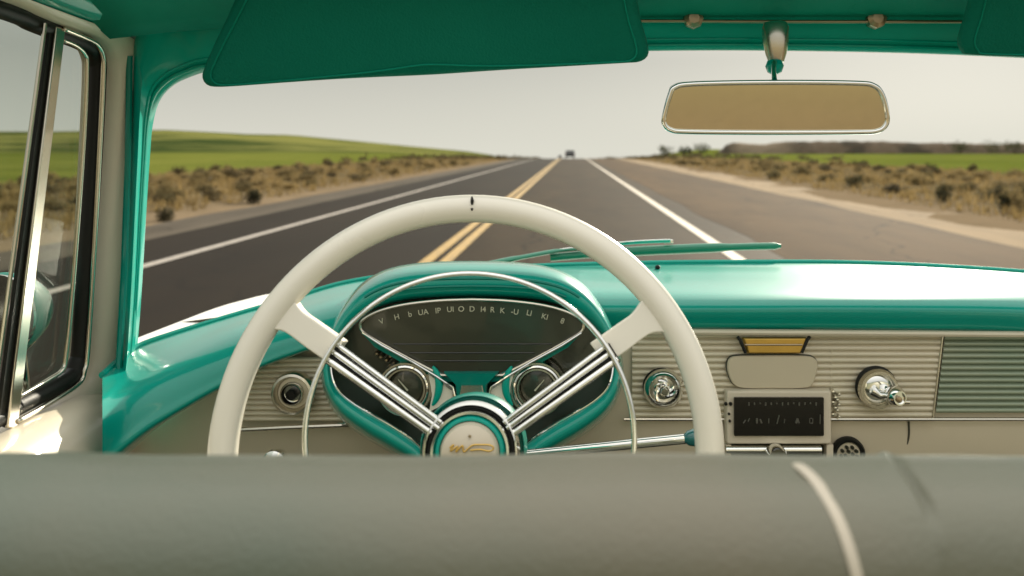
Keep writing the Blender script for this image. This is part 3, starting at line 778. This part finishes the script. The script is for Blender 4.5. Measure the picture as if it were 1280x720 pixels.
# ground material: sand verge, brushy soil, green fields by distance from the road
m, nt, b, N, L = mat('desert and field ground')
tc = N.new('ShaderNodeTexCoord'); sep = N.new('ShaderNodeSeparateXYZ'); L.new(tc.outputs['Object'], sep.inputs[0])
def tex(scale, detail=6, sx=1, sy=1, rough=.6):
    mp = N.new('ShaderNodeMapping'); mp.inputs['Scale'].default_value = (sx, sy, 1); L.new(tc.outputs['Object'], mp.inputs[0])
    n = N.new('ShaderNodeTexNoise'); n.inputs['Scale'].default_value = scale; n.inputs['Detail'].default_value = detail; n.inputs['Roughness'].default_value = rough
    L.new(mp.outputs[0], n.inputs['Vector']); return n.outputs['Fac']
def mth(op, a, c=None, clamp=False):
    n = N.new('ShaderNodeMath'); n.operation = op; n.use_clamp = clamp
    for i, v in enumerate((a, c)):
        if v is None: continue
        if isinstance(v, (int, float)): n.inputs[i].default_value = v
        else: L.new(v, n.inputs[i])
    return n.outputs[0]
def mr(v, a, c, d=0, e=1, smooth=False):
    n = N.new('ShaderNodeMapRange'); n.inputs[1].default_value = a; n.inputs[2].default_value = c; n.inputs[3].default_value = d; n.inputs[4].default_value = e
    if smooth: n.interpolation_type = 'SMOOTHSTEP'
    L.new(v, n.inputs[0]); return n.outputs[0]
def mix(f, a, c):
    n = N.new('ShaderNodeMix'); n.data_type = 'RGBA'
    if isinstance(f, (int, float)): n.inputs[0].default_value = f
    else: L.new(f, n.inputs[0])
    for i, v in ((6, a), (7, c)):
        if isinstance(v, tuple): n.inputs[i].default_value = (*v, 1)
        else: L.new(v, n.inputs[i])
    return n.outputs[2]
sand = mix(mr(tex(.6), .3,.7), (.215,.158,.098), (.15,.112,.069))
sand = mix(mr(tex(14, 3), .35,.7), sand, (.17,.13,.09))
brush = mix(mr(tex(.9), .35,.65), (.165,.125,.070), (.075,.060,.036))
field = mix(mr(tex(.02, 4, 1, .25), .35,.65), (.088,.108,.018), (.150,.155,.036))
field = mix(mr(tex(.10, 5, .5, 1.5), .4,.75), field, (.060,.080,.016))
hillc = mix(mr(tex(.011, 5, 1, 1.0), .46,.58), (.150,.150,.046), (.035,.050,.016))
X, Yv = sep.outputs[0], sep.outputs[1]
wob = mth('MULTIPLY', mth('SUBTRACT', tex(.12,4), .5), 12.0)
Xw = mth('ADD', X, wob)
c1 = mix(mr(mth('ABSOLUTE', mth('ADD', X, mth('MULTIPLY', mth('SUBTRACT', tex(.5,4), .5), 5.0))), 8.2, 10.5), sand, brush)
c2 = mix(mr(Xw, -18, -22), c1, field)
c3 = mix(mr(Xw, 20, 24), c2, field)
dist = N.new('ShaderNodeVectorMath'); dist.operation = 'LENGTH'; L.new(tc.outputs['Object'], dist.inputs[0])
dw = mth('ADD', dist.outputs['Value'], mth('MULTIPLY', mth('SUBTRACT', tex(.01,3), .5), 160.0))
c4 = mix(mth('MULTIPLY', mr(dw, 190, 260), mr(X, -10, -30)), c3, hillc)
back = mix(mr(tex(.05,5,.3,1.5), .35,.65), (.27,.225,.125), (.20,.17,.095))
c5 = mix(mr(Yv, -4, -9), c4, back)
L.new(c5, b.inputs['Base Color']); b.inputs['Roughness'].default_value = 1; b.inputs['Specular IOR Level'].default_value = 0
bp = N.new('ShaderNodeBump'); bp.inputs['Strength'].default_value = .6; bp.inputs['Distance'].default_value = .05
L.new(tex(9, 6), bp.inputs['Height']); L.new(bp.outputs['Normal'], b.inputs['Normal'])
ground.data.materials.append(m)

# road, shoulders, painted lines as sheets following the same land
YST = [-3,-1.5] + [1.5*i for i in range(0,30)] + [46+3*i for i in range(0,45)] + [185,200,230,270,320,400,520,700,1000]
def ribbon(name, x0, x1, lift, m, nx=6, kind='structure', wob=0):
    rows = []
    for Y in YST:
        row = []
        for k in range(nx+1):
            X = lerp(x0, x1, k/nx)
            if wob and k in (0, nx): X += wob*noise.noise(Vector((Y*.25, k*3.1, 0)))
            row.append(Vector((X, Y, land(0.0, max(Y,2.01)) + lift + .0000*Y)))
        rows.append(row)
    o = MB().loft(rows).build(name, m, smooth=180); tag(o, kind=kind); return o
def asphalt(name, c1_, c2_, speck, rough=.75, lane=False):
    global N, L, tc
    m, nt, b, N, L = mat(name)
    tc = N.new('ShaderNodeTexCoord')
    c = mix(mr(tex(.35, 5, 1.2, .12), .35,.65), c1_, c2_)
    c = mix(mr(tex(1.2, 5, 1.0, .25), .45,.8), c, tuple(v*.72 for v in c2_))
    c = mix(mr(tex(90, 2), .5,.8), c, speck)
    vo = N.new('ShaderNodeTexVoronoi'); vo.feature = 'DISTANCE_TO_EDGE'; vo.inputs['Scale'].default_value = .16
    nd = N.new('ShaderNodeTexNoise'); nd.inputs['Scale'].default_value = 1.1; L.new(tc.outputs['Object'], nd.inputs['Vector'])
    ad = N.new('ShaderNodeVectorMath'); ad.operation = 'ADD'; L.new(tc.outputs['Object'], ad.inputs[0]); L.new(nd.outputs['Color'], ad.inputs[1]); L.new(ad.outputs[0], vo.inputs['Vector'])
    c = mix(mr(vo.outputs['Distance'], .006, .001, 0, .75), c, tuple(v*.35 for v in c2_))
    if lane:      # shading on the left side, put into the oncoming lane's colour
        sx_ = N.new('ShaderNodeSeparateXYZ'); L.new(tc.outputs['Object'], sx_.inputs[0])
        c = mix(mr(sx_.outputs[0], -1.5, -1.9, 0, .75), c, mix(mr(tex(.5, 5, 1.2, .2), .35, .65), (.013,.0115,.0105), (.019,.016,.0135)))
    L.new(c, b.inputs['Base Color']); b.inputs['Roughness'].default_value = rough; b.inputs['Specular IOR Level'].default_value = .03
    bp = N.new('ShaderNodeBump'); bp.inputs['Strength'].default_value = .35; bp.inputs['Distance'].default_value = .008
    L.new(tex(70, 3), bp.inputs['Height']); L.new(bp.outputs['Normal'], b.inputs['Normal'])
    return m
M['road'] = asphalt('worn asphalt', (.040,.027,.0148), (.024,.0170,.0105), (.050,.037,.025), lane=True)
M['shoulder'] = asphalt('pale sealed shoulder', (.078,.047,.022), (.047,.029,.0145), (.095,.063,.035), .9)
M['gravel'] = asphalt('gravel verge', (.095,.080,.062), (.070,.059,.047), (.13,.11,.088), .95)
M['sandv'] = asphalt('sandy verge', (.25,.182,.110), (.19,.139,.086), (.29,.22,.143), .95)
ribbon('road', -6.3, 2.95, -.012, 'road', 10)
ribbon('road_shoulder', 2.65, 6.2, -.008, 'shoulder', 6, wob=.18)
ribbon('gravel_verge', -7.5, -6.2, -.020, 'gravel', 4, wob=.25)
ribbon('sandy_verge', 5.9, 8.2, -.022, 'sandv', 4, wob=.5)
def paint(name, col, worn):
    global N, L, tc
    m, nt, b, N, L = mat(name); tc = N.new('ShaderNodeTexCoord')
    c = mix(mr(tex(6,6,2,.5), .45,.75), col, worn); c = mix(mr(tex(60,3), .5,.75), c, worn)
    L.new(c, b.inputs['Base Color']); b.inputs['Roughness'].default_value = .7; return m
M['paintw'] = paint('white road paint', (.50,.44,.36), (.28,.235,.18))
M['painty'] = paint('yellow road paint', (.37,.225,.045), (.17,.112,.04))
M['paintg'] = paint('worn white road paint', (.36,.32,.28), (.19,.165,.14))
ribbon('white_edge_line', -4.98, -4.83, -.004, 'paintg', 1)
ribbon('white_edge_line', 1.96, 2.12, -.004, 'paintw', 1)
ribbon('yellow_centre_line', -1.80, -1.66, -.004, 'painty', 1)
ribbon('yellow_centre_line', -1.57, -1.43, -.004, 'painty', 1)

# low bluff on the right horizon
rows = []
tops = [(900,190),(908,181),(916,178),(926,178.5),(940,180),(955,179.5),(975,177.5),(1010,176.5),(1060,176),(1110,177),(1150,178.5),(1190,178),(1240,180),(1300,179),(1500,178),(1800,181),(2100,186)]
YB = 262.
for k in range(260):
    px = lerp(898, 2080, k/259)
    ty = interp(px, tops) + 1.6*noise.noise(Vector((px*.035,1,0)))+1.0*noise.noise(Vector((px*.11,4,0)))+.5*noise.noise(Vector((px*.35,4,0)))
    u = (px-CX)/F
    row = []
    for dY, fr in ((-3.2,0),(-2.9,.15),(-2.4,.4),(-1.8,.65),(-.9,.88),(.5,1),(10,1.02),(60,.95)):
        Y = YB+dY+3*noise.noise(Vector((px*.02,7,0)))+.8*noise.noise(Vector((px*.15,fr*3,5)))
        z = max(-.4, lerp(-.3, EYE+(CY-ty)*YB/F, fr))
        row.append(Vector((u*Y, Y, z)))
    rows.append(row)
m, nt, b, N, L = mat('bluff rock'); tc = N.new('ShaderNodeTexCoord'); sep2 = N.new('ShaderNodeSeparateXYZ'); L.new(tc.outputs['Object'], sep2.inputs[0])
c = mix(mr(tex(.11,6,1,1), .4,.6), (.15,.108,.074), (.062,.048,.033)); c = mix(mth('MULTIPLY', mr(sep2.outputs[0], 46, 50), mr(sep2.outputs[0], 68, 60)), c, (.22,.17,.115))
L.new(c, b.inputs['Base Color']); b.inputs['Roughness'].default_value = 1
M['bluff'] = m
tag(MB().loft(rows).build('hill', 'bluff', smooth=60), kind='structure')

# ------------------------------------------------------------------ shrubs
def leafmat(name, cols, rough=.85, trans=.4):
    m, nt, b, N, L = mat(name)
    oi = N.new('ShaderNodeObjectInfo'); g = N.new('ShaderNodeNewGeometry')
    rp = N.new('ShaderNodeValToRGB'); rp.color_ramp.elements[0].color = (*cols[0],1); rp.color_ramp.elements[1].color = (*cols[-1],1)
    for i, c_ in enumerate(cols[1:-1]):
        e_ = rp.color_ramp.elements.new((i+1)/(len(cols)-1)); e_.color = (*c_,1)
    L.new(oi.outputs['Random'], rp.inputs[0])
    mx = N.new('ShaderNodeMix'); mx.data_type = 'RGBA'; mx.blend_type = 'MULTIPLY'; mx.inputs[0].default_value = .7
    r2 = N.new('ShaderNodeMapRange'); r2.inputs[3].default_value = .45; r2.inputs[4].default_value = 1.35
    L.new(g.outputs['Random Per Island'], r2.inputs[0])
    cb = N.new('ShaderNodeCombineColor')
    for i in range(3): L.new(r2.outputs[0], cb.inputs[i])
    L.new(rp.outputs[0], mx.inputs[6]); L.new(cb.outputs[0], mx.inputs[7])
    L.new(mx.outputs[2], b.inputs['Base Color']); b.inputs['Roughness'].default_value = rough; b.inputs['Specular IOR Level'].default_value = .15
    tl = N.new('ShaderNodeBsdfTranslucent'); L.new(mx.outputs[2], tl.inputs[0]); ms_ = N.new('ShaderNodeMixShader'); ms_.inputs[0].default_value = trans
    L.new(b.outputs[0], ms_.inputs[1]); L.new(tl.outputs[0], ms_.inputs[2]); L.new(ms_.outputs[0], N['Material Output'].inputs[0])
    return m
M['sage'] = leafmat('sagebrush leaves', [(.045,.037,.024),(.17,.13,.060),(.29,.215,.095),(.075,.066,.034),(.34,.25,.11)])
M['darkleaf'] = leafmat('dark scrub leaves', [(.035,.034,.018),(.055,.05,.025)])
M['treeleaf'] = leafmat('dusty tree leaves', [(.045,.052,.022),(.07,.068,.03)])
M['twig'] = simple('twigs', (.09,.07,.05), .9, var=.3)
M['grassy'] = leafmat('dry grass', [(.27,.19,.08),(.17,.125,.055)])
def leaf_cloud(mb, n, rx, ry, rz, size, lumps, zbase=0.0, seed=0, long=1.6):
    rnd = random.Random(seed)
    cs = [(rnd.uniform(-.6,.6)*rx, rnd.uniform(-.6,.6)*ry, zbase+rz*rnd.uniform(.25,.8), rnd.uniform(.35,.62)) for _ in range(lumps)]
    for _ in range(n):
        cx, cy, cz, q = rnd.choice(cs)
        d = Vector((rnd.gauss(0,1), rnd.gauss(0,1), rnd.gauss(0,1))).normalized()*(rnd.random()**.4)
        p = Vector((cx+d.x*rx*q, cy+d.y*ry*q, max(zbase+.02*rz, cz+d.z*rz*q)))
        a = Vector((rnd.gauss(0,1), rnd.gauss(0,1), rnd.gauss(.6,1))).normalized()
        b_ = a.orthogonal().normalized(); b_ = (Matrix.Rotation(rnd.random()*6.28,3,a) @ b_)
        s = size*rnd.uniform(.6,1.4)
        vs = [mb.bm.verts.new(p+a*s*long), mb.bm.verts.new(p+b_*s*.5), mb.bm.verts.new(p-a*s*.6), mb.bm.verts.new(p-b_*s*.5)]
        mb.bm.faces.new(vs)
def shrub_proto(i, dark=False, dry=False):
    mb = MB(); leaf_cloud(mb, 760, .5, .5, .62, .045, 8+i % 3, 0, 40+i)
    cr = mb.build('leaves', 'darkleaf' if dark else 'sage', smooth=180)
    rnd = random.Random(i); mb = MB()
    for k in range(7):
        a = rnd.random()*6.28; r = rnd.uniform(.15,.4)
        mb.tube([(0,0,-.05),(math.cos(a)*r*.5,math.sin(a)*r*.5,.22),(math.cos(a)*r,math.sin(a)*r,.45)], [.018,.012,.005], 5)
    tw = mb.build('stems', 'twig', smooth=180)
    return cr, tw
protos = [shrub_proto(i) for i in range(6)]
dprotos = [shrub_proto(20+i, True) for i in range(2)]
first_used = set()
def place_shrub(x, y, s, h, label, group, which, dark=False):
    cr, tw = (dprotos if dark else protos)[which]
    r = empty('shrub', (x, y, land(x, y)+shoulder_z(x, y)), random.random()*6.28); r.scale = (s, s, h)
    tag(r, label, 'shrub', group)
    for o in (cr, tw):
        c_ = o.copy(); COL.objects.link(c_); c_.parent = r
    return r
def shoulder_z(x, y):
    off = 1-sstep(6.2,8.2,abs(x+.5)); r = math.hypot(x,y)
    return -.09*off - .0005*r + .10*sstep(8,11,abs(x))*(1-off)*min(1,r/20)*(1 if y<90 else max(0,1-(y-90)/60)) - .02
rs = random.Random(11)
placed = []
def scatter(side, n, xr, yr, group, label):
    cnt = 0; tries = 0
    while cnt < n and tries < n*60:
        tries += 1
        y = math.exp(rs.uniform(math.log(yr[0]), math.log(yr[1])))
        x = side*(xr[0]+(xr[1]-xr[0])*rs.random()**1.15)
        px = CX+F*x/y
        if not (-20 < px < 1310): continue
        if side > 0 and 8 < x < 10.5 and rs.random() < .6: continue
        s = rs.uniform(.40,.95)*(1 if y < 60 else 1.2)
        if any((x-a)**2+(y-c_)**2 < (.42*(s+q))**2 for a, c_, q in placed): continue
        placed.append((x, y, s)); cnt += 1
        place_shrub(x, y, s, s*rs.uniform(.5,.85), label, group, rs.randrange(6))
# two or three that stand out
place_shrub(-7.85, 17.0, .44, .40, 'small dark bush alone at the left road edge, nearest the windscreen pillar', None, 0, True)
place_shrub(-7.95, 22.0, .62, .60, 'dark rounded bush at the left verge, just past the small lone bush', None, 1, True)
place_shrub(9.3, 22.0, .52, .62, 'dark little bush standing apart on the right sand verge', None, 0, True)
place_shrub(9.15, 18.6, .36, .62, 'upright dark bush on the right sand nearest the photo edge', None, 1, True)
place_shrub(9.6, 30.0, .75, .62, 'low dark bush on the right sand below the green field, past the lone little bush', None, 0, True)
scatter(-1, 150, (8.6, 20), (17, 80), 'sagebrush left of the road', 'tan and olive sagebrush clump among others between the left verge and green field')
scatter(1, 145, (8.7, 22), (17, 80), 'sagebrush right of the road', 'dry olive brown sagebrush clump among others between the right sand and green field')
for cr, tw in protos+dprotos:
    for o in (cr, tw): bpy.data.objects.remove(o)

# dry grass tufts and the far scrub that reads as a mass
mb = MB(); rg = random.Random(5)
for _ in range(9500):
    y = math.exp(rg.uniform(math.log(13), math.log(120))); side = rg.choice((-1,1))
    x = side*(8.3+rg.random()*(11.5 if side < 0 else 14)); px = CX+F*x/y
    if not (-30 < px < 1320): continue
    z = land(x,y)+shoulder_z(x,y); s = rg.uniform(.10,.30)
    for k in range(5):
        a = rg.random()*6.28; d = Vector((math.cos(a),math.sin(a),0)); t = Vector((-d.y,d.x,0))
        p = Vector((x,y,z))+d*rg.random()*s*.6
        v = [mb.bm.verts.new(p-t*.02), mb.bm.verts.new(p+t*.02), mb.bm.verts.new(p+d*s*.5+Vector((0,0,s)))]
        mb.bm.faces.new(v)
tag(mb.build('dry_grass', 'grassy', smooth=180), 'straw coloured dry grass tufts scattered over the sandy verges', 'grass', kind='stuff')
mb = MB(); rg = random.Random(9)
for _ in range(420):
    y = math.exp(rg.uniform(math.log(100), math.log(300))); side = rg.choice((-1,1))
    x = side*(rg.uniform(9, 26) if side < 0 else rg.uniform(9, 34))
    z = land(x,y)-.1; s = rg.uniform(.4,.95)
    for k in range(26):
        d = Vector((rg.gauss(0,.4)*s, rg.gauss(0,.4)*s, abs(rg.gauss(0,.3))*s)); p = Vector((x,y,z))+d
        a = Vector((rg.gauss(0,1),rg.gauss(0,1),rg.gauss(0,1))).normalized()*s*.16; b_ = a.orthogonal()
        mb.bm.faces.new([mb.bm.verts.new(p+a),mb.bm.verts.new(p+b_),mb.bm.verts.new(p-a),mb.bm.verts.new(p-b_)])
tag(mb.build('far_scrub', 'sage', smooth=180), 'distant brown scrub lining both sides of the road near the crest', 'scrub', kind='stuff')
# rows of green crop plants at the field edge on the right
# trees on the right horizon
def tree(px, w, h, Y, label, seed):
    x = (px-CX)*Y/F; z = land(x,Y)-.2
    t = empty('tree', (x,Y,z)); tag(t, label, 'tree', None)
    mb = MB(); leaf_cloud(mb, 420, w, w, h*.85, .22, 8, h*.15, seed, 1.2)
    cr = mb.build('crown', 'treeleaf', t, smooth=180)
    mb = MB(); mb.tube([(0,0,-.2),(.05,0,h*.25),(.0,.05,h*.55)], [.14,.11,.05], 7)
    for k in range(4):
        a = k*1.6+seed; mb.tube([(0,0,h*.2),(math.cos(a)*w*.3,math.sin(a)*w*.3,h*.5)], [.07,.03], 6)
    mb.build('trunk', 'twig', t, smooth=180)
tree(834, 2.6, 2.6, 230, 'small round dark tree on the horizon, nearest the road at the right', 1)
tree(856, 2.4, 2.3, 230, 'low dark tree on the horizon, just right of the small round tree', 2)
tree(876, 3.4, 2.7, 235, 'widest low dark tree on the horizon, between the round tree and brown bluff', 3)
tree(1200, 3.0, 3.4, 246, 'bushy tree in front of the brown bluff, near the passenger visor side', 4)
tree(1238, 3.7, 3.3, 244, 'broader bushy tree in front of the bluff near the photo right edge', 5)
tree(1268, 3.1, 3.5, 246, 'rightmost bushy tree in front of the bluff at the photo right edge', 6)

# ------------------------------------------------------------------ distant vehicles on the crest
def far_car(px, Y, sc, col, name, label, cat):
    M['fc'+name] = simple('far paint '+name, col, .3, coat=.6)
    x = (px-CX)*Y/F; z = land(0, Y)
    t = empty('car', (x, Y, z)); tag(t, label, cat); t.scale = (sc,sc,sc)
    mb = MB()
    prof = [(-2.1,.35),(-2.15,.75),(-2.05,1.0),(-1.3,1.08),(-.9,1.52),(.5,1.55),(1.15,1.05),(2.0,.92),(2.15,.6),(2.1,.35)]
    mb.loft([[Vector((xx*(1 if zz<1.1 else .84), yy, zz)) for yy,zz in prof] for xx in (-.88,-.8,.8,.88)]); 
    for s in (-.88,.88): mb.bm.faces.new([mb.bm.verts.new(Vector((s*(1 if zz<1.1 else .84),yy,zz))) for yy,zz in prof])
    mb.build('body', 'fc'+name, t, bevel=.05)
    MB().prism([(-.62,-1.27,1.12),(.62,-1.27,1.12),(.56,-.95,1.46),(-.56,-.95,1.46)], (0,-.03,0)).build('rear_window', 'radioblk', t)
    for sx in (-.74,.74):
        for yy in (-1.35,1.35):
            MB().lathe([(.20,-.1),(.33,-.09),(.34,0),(.33,.09),(.20,.1)], (sx,yy,.34), (1,0,0), 20).build('wheel', 'rubber', t)
        MB().box((sx-.1,-2.19,.75),(sx+.1,-2.1,.9)).build('tail_light', M['taill'], t)
    return t
M['taill'] = simple('tail light red', (.25,.01,.008), .3)
far_car(712.5, 150, .92, (.03,.03,.028), 'distant_car', 'small dark car far ahead in the right lane at the road crest', 'car')
far_car(700.0, 330, .85, (.05,.045,.04), 'oncoming_car', 'tiny dark oncoming vehicle beyond the crest beside the yellow lines', 'car')

# ------------------------------------------------------------------ light, sky, camera
SUN_EL, SUN_AZ = 21.0, 24.0      # azimuth measured from the driving direction towards the right
sd = bpy.data.lights.new('sun', 'SUN'); sd.energy = 4.0; sd.angle = R(1.5); sd.color = (1,.91,.76)
so = bpy.data.objects.new('sun', sd); COL.objects.link(so)
dirv = Vector((math.sin(R(SUN_AZ))*math.cos(R(SUN_EL)), math.cos(R(SUN_AZ))*math.cos(R(SUN_EL)), math.sin(R(SUN_EL))))
so.rotation_euler = dirv.to_track_quat('Z','Y').to_euler()
w = bpy.data.worlds.new('World'); S.world = w; w.use_nodes = True
N, L = w.node_tree.nodes, w.node_tree.links
sky = N.new('ShaderNodeTexSky'); sky.sky_type = 'NISHITA'; sky.sun_disc = False
sky.sun_elevation = R(SUN_EL); sky.sun_rotation = R(SUN_AZ); sky.air_density = 1.0; sky.dust_density = 4.0; sky.ozone_density = 1.0
hs = N.new('ShaderNodeHueSaturation'); hs.inputs['Saturation'].default_value = .35
L.new(sky.outputs[0], hs.inputs['Color'])
# thin high overcast: pale at the horizon, brighter overhead, over a little of the clear sky
tcw = N.new('ShaderNodeTexCoord'); sp_ = N.new('ShaderNodeSeparateXYZ'); L.new(tcw.outputs['Generated'], sp_.inputs[0])
rp = N.new('ShaderNodeValToRGB'); L.new(sp_.outputs[2], rp.inputs[0])
rp.color_ramp.elements[0].position = 0.0; rp.color_ramp.elements[0].color = (.395,.386,.345,1)
rp.color_ramp.elements[1].position = 1.0; rp.color_ramp.elements[1].color = (.90,.89,.855,1)
e_ = rp.color_ramp.elements.new(.10); e_.color = (.272,.270,.246,1)
e_ = rp.color_ramp.elements.new(.20); e_.color = (.35,.35,.325,1)
sc_ = N.new('ShaderNodeVectorMath'); sc_.operation = 'SCALE'; sc_.inputs['Scale'].default_value = 9.6; L.new(rp.outputs[0], sc_.inputs[0])
wm = N.new('ShaderNodeMix'); wm.data_type = 'RGBA'; wm.inputs[0].default_value = .97
L.new(hs.outputs[0], wm.inputs[6]); L.new(sc_.outputs[0], wm.inputs[7]); L.new(wm.outputs[2], N['Background'].inputs['Color'])
N['Background'].inputs['Strength'].default_value = .09

cam = bpy.data.cameras.new('camera'); co = bpy.data.objects.new('camera', cam); COL.objects.link(co)
co.location = (0,0,EYE); co.rotation_euler = (R(90),0,0)
cam.sensor_width = 36; cam.lens = 36*F/1280
cam.shift_x = (640-CX)/1280; cam.shift_y = -(360-CY)/1280
cam.clip_start = .02; cam.clip_end = 20000
cam.dof.use_dof = True; cam.dof.focus_distance = .98; cam.dof.aperture_fstop = 6.3
S.camera = co
S.render.engine = 'CYCLES'
S.render.resolution_x, S.render.resolution_y = 1024, 576
S.cycles.max_bounces = 8; S.cycles.transparent_max_bounces = 12
S.view_settings.view_transform = 'Standard'; S.view_settings.look = 'None'
S.view_settings.exposure = 1.15; S.view_settings.gamma = 1
